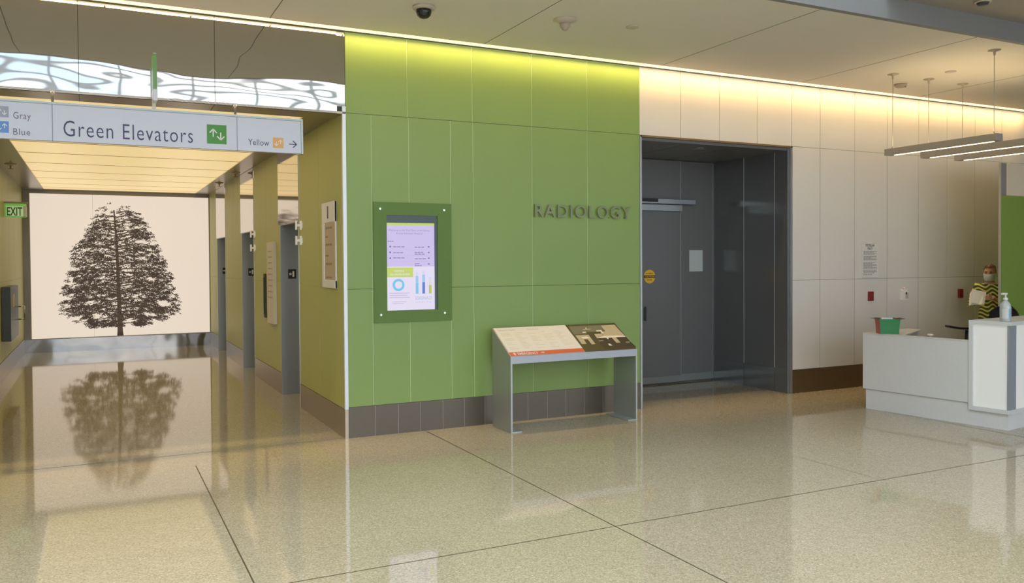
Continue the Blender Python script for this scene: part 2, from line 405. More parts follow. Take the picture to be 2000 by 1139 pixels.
# round caution sticker
t_ = thing('round_sticker', 'round yellow caution sticker on the grey door', 'sticker', (4.445,1.389,1.36))
bm = new(); cyl(bm, (4.445,1.389,1.445), (4.445,1.386,1.445), .09, seg=40); obj('disc', bm, yellow, t_)
bm = new(); bx(bm, 4.357, 4.533, 1.3845, 1.3862, 1.425, 1.462, 0)
pl_ = onwall(4.385, 1.478, 1.386); text_bm(bm, 'AUTOMATIC', .12, .016, pl_, 0, .001, .01)
text_bm(bm, 'DOOR', .075, .018, onwall(4.408, 1.393, 1.386), 0, .001, .01)
text_bm(bm, 'CAUTION', .15, .022, onwall(4.37, 1.433, 1.3845), 1, .001, .01)
obj('lettering', bm, [black, yellow], t_)
# recess downlight
t_ = thing('recessed_downlight', 'small round downlight in the dark ceiling of the recess', 'light', (4.40,.316,2.999))
bm = new(); lathe(bm, [(.05,0),(.085,0),(.085,-.006),(.05,-.004)], (4.40,.316,2.999)); obj('ring', bm, steel_sat, t_)
bm = new(); cyl(bm, (4.40,.316,2.9985), (4.40,.316,2.996), .05, seg=24); obj('lens', bm, M('downlight_lens', (.6,.6,.58), .3, emit=(1,.95,.85), estr=.35), t_)

# ------------------------------------------------------------------ lift lobby
LY = 10.27
bm = new()
segs = [(.03,1.92),(3.0,4.95),(6.07,7.95),(9.07,LY)]
def wallX(bm, y0, y1, x, s):        # cladding in plane X = x; s=-1 faces -x
    xa, xb = (x, x+.05) if s < 0 else (x-.05, x)
    bx(bm, xa+.004 if s < 0 else xa, xb if s < 0 else xb-.004, y0, y1, .27, 3.06, 1)
    n = max(1, round((y1-y0)/.92)); st = (y1-y0)/n
    for k in range(n):
        for z0, z1 in ((.27,ZS),(ZS,3.06)):
            bx(bm, xa, xb, y0+k*st+G, y0+(k+1)*st-G, z0+G, z1-G, 0, .001)
bm.free()
for a, b_ in segs:
    bm = new(); wallX(bm, a, b_, -.03, -1); struct('wall_lobby_right', bm, [green_warm_lit, joint_light])
bm = new()
for a, b_ in segs: bx(bm, -.034, .02, a, b_, 0, .268, 0, .001)
struct('baseboard_lobby_right', bm, base_lobby)
bm = new(); wallX(bm, .12, LY, -3.32, 1); struct('wall_lobby_left', bm, [green_warm_lit, joint_light])
bm = new(); bx(bm, -3.37, -3.316, .12, LY, 0, .268, 0, .001); struct('baseboard_lobby_left', bm, base_lobby)
bm = new(); bx(bm, -3.4, .3, LY+.06, LY+.16, 0, 3.1, 0); struct('wall_lobby_end', bm, green_warm_lit)
bm = new(); bx(bm, -3.32, -.03, LY-.03, LY+.06, 0, .245, 0); struct('baseboard_lobby_end', bm, kick)
bm = new(); bx(bm, .30, .4, 0.12, LY+.1, 0, 3.1, 0); struct('wall_shaft', bm, dark_grey)
# lobby ceiling: metal borders, soffit, luminous panels
soff = M('soffit_metal', (.40,.34,.27), .28, metal=.85)
bm = new()
bx(bm, -3.37, -.0, -.004, .34, 3.04, 3.06, 0); bx(bm, -3.37, -2.96, .34, LY+.1, 3.055, 3.08, 0); bx(bm, -.30, .05, .34, LY+.1, 3.055, 3.08, 0)
bx(bm, -2.96, -.30, 10.16, LY+.1, 3.055, 3.08, 0)
for q in (-2.212,-1.157): bx(bm, q-.002, q+.002, 0, .34, 3.0385, 3.041, 1)
struct('ceiling_lobby', bm, [soff, joint_dark])
t_ = thing('luminous_ceiling', 'glowing cream panelled ceiling of the elevator lobby', 'ceiling light', (-1.63,5.2,3.06))
ys = [.345,1.2,2.27,3.34,4.41,5.60,6.75,7.85,8.87,9.70,10.155]
for a, b_ in zip(ys, ys[1:]):
    bm = new(); bx(bm, -2.955, -.305, a+.030, b_-.030, 3.062, 3.085, 0); obj('diffuser_panel', bm, lum, t_)
bm = new(); bx(bm, -2.956, -.304, .341, 10.159, 3.088, 3.10, 0)
for a in ys: bx(bm, -2.956, -.304, a-.029, a+.029, 3.064, 3.09, 0)
obj('backing', bm, lum_gap, t_)
# tree light box
t_ = thing('tree_light_box', 'large backlit glass panel showing a dark tree at the end of the elevator lobby', 'illuminated panel', (-1.63,LY,.245))
bm = new()
for a, b_ in zip((-3.20,-2.15,-1.09), (-2.15,-1.09,-.045)): bx(bm, a+.002, b_-.002, LY, LY+.05, .262, 2.985, 0)
obj('glowing_panel', bm, treelight, t_)
bm = new(); bx(bm, -3.32, -3.205, LY-.02, LY+.055, .245, 3.055, 0); bx(bm, -.045, -.03, LY-.02, LY+.055, .245, 3.055, 0); bx(bm, -3.205, -.045, LY-.015, LY+.055, 2.988, 3.055, 0); bx(bm, -3.205, -.045, LY-.015, LY+.055, .245, .258, 0)
obj('frame', bm, M('light_box_frame', (.20,.17,.13), .3, metal=.8), t_)
bm = new(); YT = LY-.003
tr_ = random.Random(3)
def leafq(x, z, ang, l, wd):
    c_, s_ = math.cos(ang), math.sin(ang)
    pts = [(-l,0),(-l*.3,wd),(l*.5,wd*.8),(l,0),(l*.4,-wd),(-l*.4,-wd*.8)]
    poly(bm, [(x+a*c_-b_*s_, YT, z+a*s_+b_*c_) for a, b_ in pts[::-1]])
def limb(pts, w0, w1):
    n = len(pts)
    for i in range(n-1):
        a, b_ = Vector(pts[i]), Vector(pts[i+1]); d = (b_-a).normalized(); q = Vector((-d.y, d.x))
        wa = w0+(w1-w0)*i/(n-1); wb = w0+(w1-w0)*(i+1)/(n-1)
        P_ = [a+q*wa, b_+q*wb, b_-q*wb, a-q*wa]
        poly(bm, [(p.x, YT-.0002, p.y) for p in P_])
px2 = lambda cx: -1.700+(cx-468)*.00245
pz2 = lambda cy: .262+(1115-cy)*.00245
prof = [(60,400,450),(75,375,545),(110,335,595),(150,315,630),(250,258,688),(350,212,716),(450,137,772),(550,128,812),(650,112,850),(750,70,862),(850,52,905),(930,68,905),(985,135,820),(1040,195,735),(1075,200,700)]
def width_at(cy):
    for (a, l0, r0_), (b_, l1, r1) in zip(prof, prof[1:]):
        if a <= cy <= b_:
            f = (cy-a)/(b_-a); return l0+(l1-l0)*f, r0_+(r1-r0_)*f
    return 440, 480
limb([(px2(468),pz2(1115)),(px2(467),pz2(1060)),(px2(464),pz2(900)),(px2(457),pz2(600)),(px2(450),pz2(350)),(px2(435),pz2(120))], .055, .012)
limb([(px2(468),pz2(1116)),(px2(468),pz2(1085))], .058, .05)
boughs = []
for k in range(56):
    cy = 150+880*(k/55)+tr_.uniform(-14,14); s = -1 if k % 2 else 1
    l0, r0_ = width_at(min(cy, 1060)); x0 = 462-.012*(1000-cy)
    reach = (r0_-x0) if s > 0 else (x0-l0)
    L = reach*tr_.uniform(.78,1.0)
    if cy > 1000: L *= .75
    pts = []
    rise = tr_.uniform(.05,.30)*L*.6 if cy < 780 else tr_.uniform(-.05,.12)*L
    for i in range(9):
        f = i/8
        pts.append((x0+s*L*f, cy-rise*math.sin(f*2.2)+L*.10*f*f+tr_.uniform(-4,4)))
    boughs.append((pts, s, L))
    limb([(px2(a), pz2(b_)) for a, b_ in pts], .013, .002)
def gap(x, y):
    return math.sin(x*.036+1.7*math.sin(y*.017))+math.sin(y*.043+1.5*math.sin(x*.021+.6))+.8*math.sin(x*.09+y*.07)*math.sin(y*.083-x*.03)
def spray(x, y, s, n_, spread):
    a0 = tr_.uniform(-.35,.75)
    for j in range(n_):
        q = j/n_*spread; xx = x+s*q*math.cos(a0)+tr_.uniform(-6,6); yy2 = y-q*math.sin(a0)*.6+q*q*.012+tr_.uniform(-6,6)
        if yy2 < 1088: leafq(px2(xx), pz2(yy2), -s*(.3+tr_.uniform(-.9,.9)), tr_.uniform(.008,.017), tr_.uniform(.0035,.0075))
for pts, s, L in boughs:
    for k in range(int(4+L/22)):
        f = .35+.65*tr_.random(); i = min(7, int(f*8)); g_ = f*8-i
        spray(pts[i][0]+(pts[i+1][0]-pts[i][0])*g_, pts[i][1]+(pts[i+1][1]-pts[i][1])*g_+tr_.uniform(-12,12), s, 10, 34)
n_done = 0
while n_done < 3300:
    cy = 60+980*math.sqrt(tr_.random()); l0, r0_ = width_at(cy); c0 = (l0+r0_)/2; u_ = tr_.uniform(-1,1)
    x = c0+(r0_-l0)/2*u_*1.0
    edge = abs(u_)
    thin = max(0, (cy-840)/200)*1.5
    if gap(x, cy) < -1.35+.7*max(0,edge-.5)*2+thin*(.4+edge) or tr_.random() < .5*max(0,edge-.7)/.3: continue
    spray(x, cy, (1 if x > c0 else -1)*(1 if tr_.random() < .5+.5*edge else -1), 8, 26); n_done += 1
obj('tree_print', bm, tree_ink, t_)

# elevators along the right wall of the lobby
def elevator(y0, y1, label):
    e_ = thing('elevator_entrance', label, 'elevator', (.12,(y0+y1)/2,0), 'elevators in the lobby')
    bm = new(); bx(bm, -.036, .28, y1-.03, y1-.001, 0, 2.13, 0, .002); obj('jamb', bm, steel_sat, e_)
    bm = new(); bx(bm, -.036, .28, y0+.001, y0+.014, 0, 2.13, 0, .002); obj('jamb', bm, pale_trim, e_)
    bm = new(); bx(bm, -.036, -.031, y0, y1+.10, 2.132, 3.05, 0); bx(bm, -.03, .28, y0+.001, y1-.001, 2.12, 2.14, 1); obj('transom', bm, [mirror_flat, steel_sat], e_)
    ym = (y0+y1)/2
    for a, b_ in ((y0+.002,ym-.003),(ym+.003,y1-.004)):
        bm = new(); bx(bm, .25, .275, a, b_, .01, 2.12, 0, .002); obj('door_panel', bm, steel_sat, e_)
    bm = new(); bx(bm, .055, .155, y1-.037, y1-.030, 1.455, 1.575, 0, .002)
    pl_ = onwall(.108, 1.48, y1-.037); text_bm(bm, '1', .022, .07, pl_, 1, .0015)
    for a in range(5):
        an = R(90+72*a); stroke(bm, (.083,1.515), (.083+.018*math.cos(an), 1.515+.018*math.sin(an)), .009, lambda u, v, d: (u, y1-.037-d, v), 1, .0015)
    obj('floor_plate', bm, [black, white_ink], e_)
elevator(1.92, 3.0, 'nearest elevator doorway with steel jamb, next to the floor directory plaque')
elevator(4.95, 6.07, 'middle elevator doorway with steel jamb in the lobby right wall')
elevator(7.95, 9.07, 'farthest elevator doorway with steel jamb, beside the tree panel')
def lantern(y, z, label):
    bm = new()
    for x_ in (-.048,-.098): bx(bm, x_-.011, x_+.011, y-.010, y+.010, z-.050, z+.050, 0, .004)
    bx(bm, -.09, -.055, y-.009, y+.009, z-.014, z+.014, 0, .003); bx(bm, -.055, -.0305, y-.010, y+.010, z-.03, z+.03, 0, .003)
    tag(obj('hall_lantern', bm, M('lantern_white', (.82,.80,.74), .4, emit=(1,.95,.85), estr=.12)), label, 'elevator lantern', 'elevator hall lanterns')
lantern(1.74, 2.075, 'upper white hall lantern before the nearest elevator')
lantern(1.74, 1.905, 'lower white hall lantern before the nearest elevator')
lantern(4.80, 2.075, 'upper white hall lantern before the middle elevator')
lantern(4.80, 1.875, 'lower white hall lantern before the middle elevator')
# floor directory plaque
t_ = thing('floor_directory', 'white framed floor directory plaque numbered 1 on the green lobby wall', 'sign', (-.05,.505,1.40))
bm = new()
Y0, Y1, Z0, Z1 = .255,.755,1.405,2.25
bx(bm, -.052, -.031, Y0, Y1, Z1-.20, Z1, 0, .002); bx(bm, -.052, -.031, Y0, Y1, Z0, Z0+.075, 0, .002); bx(bm, -.052, -.031, Y1-.085, Y1, Z0+.075, Z1-.20, 0, .002); bx(bm, -.046, -.031, Y0, Y1, Z0, Z1, 0)
obj('frame', bm, plastic_w, t_)
bm = new(); bx(bm, -.048, -.0455, Y0+.004, Y1-.10, Z0+.08, Z1-.205, 0); ins = obj('insert', bm, M('insert_tan', (.56,.44,.31), .5), t_)
facew = lambda y, z, x: (lambda u, v, d: (x-d, y-u, z+v))
bm = new()
text_bm(bm, '1', .05, .12, facew(.535, 2.09, -.052), 0, .001, .0); obj('lettering', bm, ink_grey, t_)
for k, (zz, w_) in enumerate(((1.985,.26),(1.90,.10),(1.82,.25),(1.715,.13),(1.63,.24),(1.50,.24))):
    h_ = .022 if k % 2 == 0 else .016; bm = new()
    for q in range(3):
        a = w_/3
        bx(bm, -.0488, -.0478, Y1-.13-w_+q*a, Y1-.13-w_+q*a+a*.84, zz, zz+h_, 0)
    obj('text_line', bm, M('insert_text', (.33,.25,.17), .6), ins)
# tall call panel and black slot
t_ = thing('elevator_call_panel', 'tall narrow pale panel between the nearest and middle elevators', 'panel', (-.05,3.48,.86))
bm = new(); bx(bm, -.075, -.03, 3.26, 3.70, .865, 1.925, 0, .003); obj('face_plate', bm, M('call_panel_face', (.62,.57,.48), .4), t_)
bm = new()
for k in range(9): bx(bm, -.0765, -.0745, 3.34, 3.62, 1.80-k*.075, 1.815-k*.075, 0)
obj('lettering', bm, M('call_text', (.42,.38,.32), .6), t_)
bm = new(); bx(bm, -.055, -.03, 3.99, 4.085, .91, 1.51, 0, .004); bx(bm, -.062, -.054, 4.02, 4.055, .96, 1.46, 1, .002)
tag(obj('call_station', bm, [dark_grey, black]), 'slim dark call button station beyond the tall pale panel', 'call station')
# cabinet on the left wall
t_ = thing('wall_cabinet', 'dark wall cabinet with steel edge on the left lobby wall', 'cabinet', (-3.25,6.8,.555))
bm = new(); bx(bm, -3.318, -3.20, 6.1, 7.42, .56, 1.335, 0, .006); obj('body', bm, M('cabinet_dark', (.03,.035,.035), .35), t_)
bm = new(); bx(bm, -3.318, -3.21, 7.422, 7.50, .57, 1.325, 0, .004); obj('edge_frame', bm, steel_sat, t_)
bm = new(); tube(bm, [(-3.205,7.44,.80),(-3.12,7.44,.80),(-3.12,7.44,1.0),(-3.205,7.44,1.0)], .009); obj('handle', bm, steel, t_)
bm = new(); bx(bm, -3.2, -3.196, 6.35, 6.75, 1.03, 1.22, 0); obj('label_plate', bm, M('label_tan', (.42,.34,.25), .6), t_)
# exit sign
t_ = thing('exit_sign', 'green EXIT sign projecting from the left lobby wall', 'exit sign', (-3.2,6.9,2.35))
bm = new(); bx(bm, -3.315, -3.035, 6.88, 6.92, 2.365, 2.575, 0, .012); obj('sign_body', bm, M('exit_green', (.14,.30,.07), .25, emit=(.16,.42,.08), estr=.6), t_)
bm = new(); bx(bm, -3.075, -3.03, 6.875, 6.925, 2.372, 2.535, 0, .012); obj('end_cap', bm, M('exit_cap', (.70,.70,.66), .2), t_)
bm = new(); bx(bm, -3.318, -3.02, 6.865, 6.935, 2.575, 2.60, 0, .004); obj('canopy', bm, M('exit_bracket', (.30,.27,.16), .4, metal=.4), t_)
bm = new(); bx(bm, -3.295, -3.08, 6.874, 6.88, 2.385, 2.53, 0); obj('face', bm, M('exit_face', (.45,.58,.32), .3, emit=(.40,.55,.28), estr=.5), t_)
bm = new(); text_bm(bm, 'EXIT', .20, .125, onwall(-3.288, 2.393, 6.874), 0, .003, .02); obj('lettering', bm, M('exit_letter', (.05,.18,.03), .4), t_)
# sprinklers in the metal border of the lobby ceiling
def sprinkler(x, y, z, label, s=1.0):
    t_ = thing('sprinkler', label, 'sprinkler', (x,y,z), 'lobby sprinklers')
    bm = new(); lathe(bm, [(.055*s,0),(.055*s,-.008),(.02*s,-.018),(.018*s,-.03)], (x,y,z)); obj('escutcheon', bm, ceil_fix, t_)
    bm = new(); cyl(bm, (x,y,z-.03), (x,y,z-.05*s), .008, seg=8); cyl(bm, (x,y,z-.05*s), (x,y,z-.054*s), .026*s, seg=12); obj('head', bm, bronze_trim, t_)
sprinkler(-3.15, 5.83, 3.055, 'ceiling sprinkler in the left metal border above the exit sign', 1.3)
sprinkler(-.165, 5.75, 3.055, 'nearer ceiling sprinkler in the right metal border of the lobby', 1.3)
sprinkler(-.175, 7.55, 3.055, 'farther ceiling sprinkler in the right metal border of the lobby', 1.3)

# ------------------------------------------------------------------ overhead sign
t_ = thing('overhead_sign', 'long white hanging sign reading Green Elevators above the lobby mouth', 'sign', (-1.66,-.07,2.633))
bm = new(); SY = -.10
for a, b_ in ((-2.95,-2.404),(-2.400,-.993),(-.989,-.440)): bx(bm, a, b_, SY, -.045, 2.636, 2.925, 0, .001)
obj('face', bm, sign_face, t_)
bm = new(); bx(bm, -2.96, -.42, SY-.004, -.04, 2.928, 2.946, 0, .002); bx(bm, -.438, -.420, SY-.003, -.042, 2.633, 2.928, 0, .002)
obj('frame', bm, sign_edge, t_)
bm = new()
for q in (-2.402,-.991): bx(bm, q-.003, q+.003, SY-.002, -.05, 2.636, 2.926, 0)
bx(bm, -2.95, -.44, SY-.002, -.05, 2.9245, 2.9285, 0); obj('divider', bm, sign_line, t_)
bm = new()
text_bm(bm, 'Green Elevators', .972, .126, onwall(-2.325, 2.679, SY), 0, .002, -.006, 1.12)
obj('lettering', bm, ink, t_); bm = new()
text_bm(bm, 'Yellow', .178, .052, onwall(-.898, 2.690, SY), 0, .002, -.004, 1.06)
obj('lettering', bm, ink, t_); bm = new()
pl_ = lambda u, v, d: (u, SY-d, v)
arrow(bm, -.514, 2.716, .066, .062, 'r', .008, pl_)
obj('arrow', bm, ink, t_); bm = new()
text_bm(bm, 'Gray', .118, .052, onwall(-2.669, 2.795, SY), 0, .002, -.004, 1.1)
obj('lettering', bm, ink_grey, t_); bm = new()
text_bm(bm, 'Blue', .115, .050, onwall(-2.671, 2.668, SY), 0, .002, -.004, 1.1)
obj('lettering', bm, ink_grey, t_)
def icon(x0, x1, z0, z1, mt, order='ud'):
    bm = new(); bx(bm, x0, x1, SY-.0015, SY+.002, z0, z1, 0)
    w_, h_ = x1-x0, z1-z0; p2 = lambda u, v, d: (u, SY-.0015-d, v)
    arrow(bm, x0+w_*.32, z0+h_*(.56 if order[0] == 'u' else .42), h_*.38, h_*.36, order[0], h_*.055, p2, 1)
    arrow(bm, x0+w_*.70, z0+h_*(.42 if order[1] == 'd' else .58), h_*.38, h_*.36, order[1], h_*.055, p2, 1)
    obj('icon_square', bm, [mt, white_ink], t_)
icon(-1.240,-1.079,2.682,2.846,sq_green); icon(-2.795,-2.700,2.800,2.886,sq_gray); icon(-2.795,-2.700,2.680,2.769,sq_blue,'du'); icon(-.686,-.594,2.675,2.768,sq_orange,'du')
for q in (-2.40,-1.0):
    bm = new(); bx(bm, q-.016, q+.016, -.075, -.012, 3.02, 3.036, 1, .002); cyl(bm, (q,-.07,2.944), (q,-.07,3.03), .010, seg=10); bx(bm, q-.02, q+.006, -.06, .0, 3.026, 3.04, 0); obj('hanger', bm, [joint_grey, plastic_w], t_)
# small green flag sign above it
t_ = thing('flag_sign', 'thin green and clear flag sign standing on edge above the hanging sign', 'sign', (-1.655,-.1,2.96))
bm = new(); bx(bm, -1.664, -1.634, -.20, -.012, 3.095, 3.385, 0, .003); obj('green_plate', bm, M('flag_green', (.16,.36,.10), .3), t_)
bm = new(); bx(bm, -1.666, -1.632, -.20, -.012, 3.0, 3.095, 0, .003); obj('white_plate', bm, M('flag_white', (.66,.67,.74), .3), t_)
bm = new(); bx(bm, -1.662, -1.638, -.201, -.011, 3.385, 3.389, 0); obj('cap', bm, white_ink, t_)
bm = new(); bx(bm, -1.668, -1.640, -.10, -.045, 2.9465, 3.0, 0, .003); obj('bracket', bm, M('clear_bracket', (.60,.54,.48), .3), t_)

# ------------------------------------------------------------------ wall screen
t_ = thing('wall_display', 'information screen set behind a darker green glass panel on the green wall', 'screen', (.65,-.01,1.075))
bm = new()
GX0, GX1, GZ0, GZ1 = .253,1.050,1.075,2.228; SX0, SX1, SZ0, SZ1 = .383,.902,1.188,2.106
bx(bm, GX0, SX0, -.016, .004, GZ0, GZ1); bx(bm, SX1, GX1, -.016, .004, GZ0, GZ1); bx(bm, SX0, SX1, -.016, .004, GZ0, SZ0); bx(bm, SX0, SX1, -.016, .004, SZ1, GZ1)
obj('glass_panel', bm, green_screen, t_)
bm = new(); bx(bm, SX0, SX1, -.006, .003, SZ0, SZ1); obj('bezel', bm, M('bezel_dark', (.055,.085,.085), .25), t_)
for a, b_ in ((.317,2.163),(.970,2.163),(.318,1.152),(.969,1.151)):
    bm = new(); cyl(bm, (a,-.0155,b_), (a,-.026,b_), .0125, .010, seg=16); obj('bolt', bm, M('bolt_chrome', (.75,.75,.74), .2, metal=.9), t_)
def em(n, c, s=1.0): return M('screen_'+n, (.02,.02,.02), .3, emit=c, estr=s)
bm = new(); x0, x1, z0, z1 = .384,.870,1.190,2.032
yy = -.008
def rect(a, b_, c_, d_, mi, q=.0006):    # fractions of the screen: left, right, top, bottom
    bx(bm, x0+(x1-x0)*a, x0+(x1-x0)*b_, yy-q, yy, z1-(z1-z0)*d_, z1-(z1-z0)*c_, mi)
bx(bm, x0, x1, yy, yy+.003, z0, z1, 0)
rect(0,1,.0,.028,2)
rect(0,1,.50,1,1,.0003)
rect(0,.545,.51,.62,2)
for k in range(3):
    for q in range(2): pass
for k, (a, b_, zt) in enumerate(((.13,.38,.268),(.13,.35,.335),(.13,.38,.395),(.58,.79,.272),(.58,.77,.332),(.58,.83,.405),(.58,.68,.463),(.58,.74,.485),(.58,.80,.352),(.02,.145,.205))):
    n_ = 3
    for q in range(n_): rect(a+(b_-a)*q/n_, a+(b_-a)*(q+.82)/n_, zt, zt+.011, 3)
for zt in (.305,.372,.44): rect(.06,.92,zt,zt+.002,4)
for k in range(3): rect(.055,.085,.262+.066*k,.28+.066*k,5)
for k in range(4): rect(.865,.895,.266+.066*k,.281+.066*k,5)
for k in range(3): rect(.04,.47-.05*(k%2),.80+.025*k,.807+.025*k,4)
for k in range(2): rect(.10,.40-.06*k,.90+.02*k,.906+.02*k,4)
for i, (a, top, mis) in enumerate(((.595,.57,(9,8,6)),(.735,.55,(9,8,7)),(.875,.62,(9,11,10)))):
    h_ = .815-top
    for k in range(6):
        rect(a, a+.058, top+h_*k/6, top+h_*(k+1)/6, mis[0] if k < 1 else mis[1] if k < 3 else mis[2], .0008)
# ring
cx_, cz_ = x0+(x1-x0)*.235, z1-(z1-z0)*.71
cyl(bm, (cx_,yy,cz_), (cx_,yy-.0008,cz_), .060, seg=40, mi=6); cyl(bm, (cx_,yy,cz_), (cx_,yy-.0012,cz_), .036, seg=30, mi=1)
pts = [(-.028,.012),(-.005,.036),(.028,.025),(.030,-.012),(.005,-.03),(-.02,-.02)]
poly(bm, [(cx_+a+.006, yy-.0016, cz_+b_-.002) for a, b_ in pts], 1)
text_bm(bm, 'Welcome to the First Floor of the Sidney', .42, .0165, onwall(x0+.018, z1-.078, yy), 3, .0008)
text_bm(bm, '& Lois Eskenazi Hospital', .27, .0165, onwall(x0+.095, z1-.108, yy), 3, .0008)
text_bm(bm, 'VISITOR', .105, .016, onwall(x0+.07, z1-.472, yy-.0006), 1, .0008, .01)
text_bm(bm, 'GUIDELINES', .20, .016, onwall(x0+.03, z1-.503, yy-.0006), 1, .0008, .01)
text_bm(bm, 'ESKENAZI', .168, .030, onwall(x0+.287, z1-.744, yy), 12, .0008)
text_bm(bm, 'HEALTH', .155, .012, onwall(x0+.292, z1-.775, yy), 12, .0008, 0, 1.5)
obj('display', bm, [em('lilac',(.55,.47,.76)), em('white',(.72,.66,.82)), em('lime',(.50,.60,.10)), em('text',(.24,.21,.38)), em('rule',(.44,.38,.62)), em('dark',(.10,.09,.2)), em('cyan',(.16,.50,.74)), em('navy',(.09,.16,.56)), em('sky',(.30,.50,.78)), em('pale',(.60,.62,.82)), em('olive',(.48,.50,.10)), em('cream',(.66,.64,.66)), em('logo',(.34,.42,.62))], t_)

# raised lettering
bm = new()
text_bm(bm, 'RADIOLOGY', 1.196, .132, onwall(1.979, 2.118, -.022), 0, .014, .012, 1.16)
for q in (2.04,2.5,2.9,3.1): cyl(bm, (q,0,2.125), (q,-.024,2.125), .004, seg=6)
tag(obj('raised_lettering', bm, letter_m), 'raised grey-green RADIOLOGY letters on the green wall', 'lettering')

# ------------------------------------------------------------------ map lectern
LX0, LX1 = 1.440, 2.905
t_ = thing('map_lectern', 'steel map stand with sloped directory top before the green wall', 'map stand', ((LX0+LX1)/2,-.32,0))
yb, yf = -.115, -.530; zb, zf = .985, .738
lec = M('lectern_steel', (.40,.42,.40), .36, metal=.5)
for a in (LX0, LX1-.018):
    bm = new(); prism(bm, [(a,yb,0),(a,yf,0),(a,yf,zf),(a,yb,zb)], (.018,0,0)); s_ = obj('side_panel', bm, lec, t_)
    bm = new(); c0 = a+.018 if a == LX0 else a-.10
    bx(bm, c0, c0+.10, yf, yb, .0, .012, 0, .001); obj('foot', bm, lec, s_)
sl = Vector((0, yf-yb, zf-zb)); up = Vector((0, zb-zf, -(yb-yf)))
nrm = Vector((0, -(zb-zf), (yb-yf))).normalized()
def onslope(u, v, d=0): return Vector((LX0+u*(LX1-LX0), yb, zb))+sl*v+nrm*d
bm = new(); prism(bm, [onslope(.0128,0), onslope(.9872,0), onslope(.9872,1), onslope(.0128,1)], nrm*-.02); obj('top_tray', bm, lec, t_)
bm = new(); bx(bm, LX0+.018, LX1-.018, yf, yf+.015, .668, zf+.002, 0, .001); obj('apron', bm, M('apron_steel', (.36,.37,.40), .3, metal=.5), t_)
bm = new()
def slab(u0, u1, v0, v1, d0, d1, mi): prism(bm, [onslope(u0,v0,d0), onslope(u1,v0,d0), onslope(u1,v1,d0), onslope(u0,v1,d0)], nrm*(d1-d0), mi)
SPL = .572
slab(.006,SPL,.012,.985,.0005,.004,0); slab(.006,SPL,.86,.985,.004,.0045,1)
pls = lambda u0, v0: (lambda u, v, d: onslope(u0+u, v0-v, .0045+d))
text_bm(bm, 'EMERGENCY', .155, .075, pls(.062,.962), 0, .0006, .015)
p3 = lambda u, v, d: onslope(u, v, .0045+d)
for k in range(3):
    an = R(60*k+30); stroke(bm, (.04-.010*math.cos(an), .925-.05*math.sin(an)), (.04+.010*math.cos(an), .925+.05*math.sin(an)), .006, p3, 0, .0006)
stroke(bm, (.235,.925), (.262,.925), .018, p3, 0, .0006); stroke(bm, (.251,.895), (.263,.928), .005, p3, 0, .0006); stroke(bm, (.251,.955), (.263,.922), .005, p3, 0, .0006)
lr = random.Random(5)
text_bm(bm, 'Eskenazi Health', .13, .06, pls(.03,.13), 2, .0005); text_bm(bm, 'Directory', .09, .06, pls(.25,.13), 2, .0005)
for c_ in range(5):
    for k in range(12):
        if lr.random() < .12: continue
        u0 = .03+c_*.105; wd_ = lr.uniform(.03,.08)
        slab(u0, u0+wd_, .20+k*.05, .212+k*.05, .004, .0044, 3)
obj('directory_panel', bm, [M('directory_white', (.58,.56,.52), .4), M('directory_red', (.50,.09,.04), .4), M('directory_text', (.42,.38,.32), .6), M('directory_faint', (.50,.45,.37), .6)], t_)
bm = new()
slab(SPL,.994,.012,.985,.0005,.004,0)
def mp2(pts, mi, d=.0046):
    out = []
    for (cx_, cy_) in pts:
        # crop pixels -> affine coordinates of the map panel
        X_, Y_ = cx_-170, cy_-65
        det = 1240*650-460*(-45); a = (X_*650-460*Y_)/det; b_ = (1240*Y_+45*X_)/det
        out.append(onslope(SPL+a*(.994-SPL), .012+b_*.973, d))
    f = bm.faces.new([bm.verts.new(p) for p in out]); f.material_index = mi
    f.normal_update()
    if f.normal.dot(nrm) < 0: f.normal_flip()
mp2([(255,100),(1040,78),(1135,218),(1045,232),(880,245),(700,240),(690,300),(380,305)], 1, .0043)
mp2([(990,400),(1400,390),(1640,380),(1880,640),(1150,680),(1000,560)], 4, .0042)
mp2([(410,325),(730,315),(885,545),(795,550),(705,428),(612,425),(672,535),(560,540)], 2)
mp2([(540,372),(690,358),(775,400),(600,410)], 3, .0049)
mp2([(870,300),(1060,290),(1100,390),(930,400)], 2)
mp2([(920,210),(1050,200),(1110,290),(1060,290),(1030,235),(945,238)], 3)
mp2([(1050,85),(1400,70),(1640,375),(1480,382),(1100,390),(1060,240),(1150,235)], 2)
mp2([(1100,350),(1460,345),(1640,362),(1640,382),(1450,385),(1210,400),(1210,440),(1160,400),(930,402)], 3, .0049)
mp2([(1290,390),(1395,385),(1500,520),(1400,525)], 2)
mp2([(1190,545),(1230,540),(1300,590),(1220,588)], 3)
mp2([(600,182),(790,170),(800,176),(610,188)], 3); mp2([(660,140),(690,140),(700,165),(665,165)], 3); mp2([(580,242),(660,238),(680,262),(600,266)], 3)
mp2([(1625,510),(1720,505),(1735,515),(1640,522)], 3); mp2([(970,470),(1080,464),(1084,470),(976,476)], 3)
obj('map_panel', bm, [M('map_olive', (.050,.043,.020), .35), M('map_grey', (.13,.125,.09), .4), M('map_tan', (.38,.32,.22), .4), M('map_cream', (.62,.57,.46), .4), M('map_brown', (.032,.025,.018), .35)], t_)

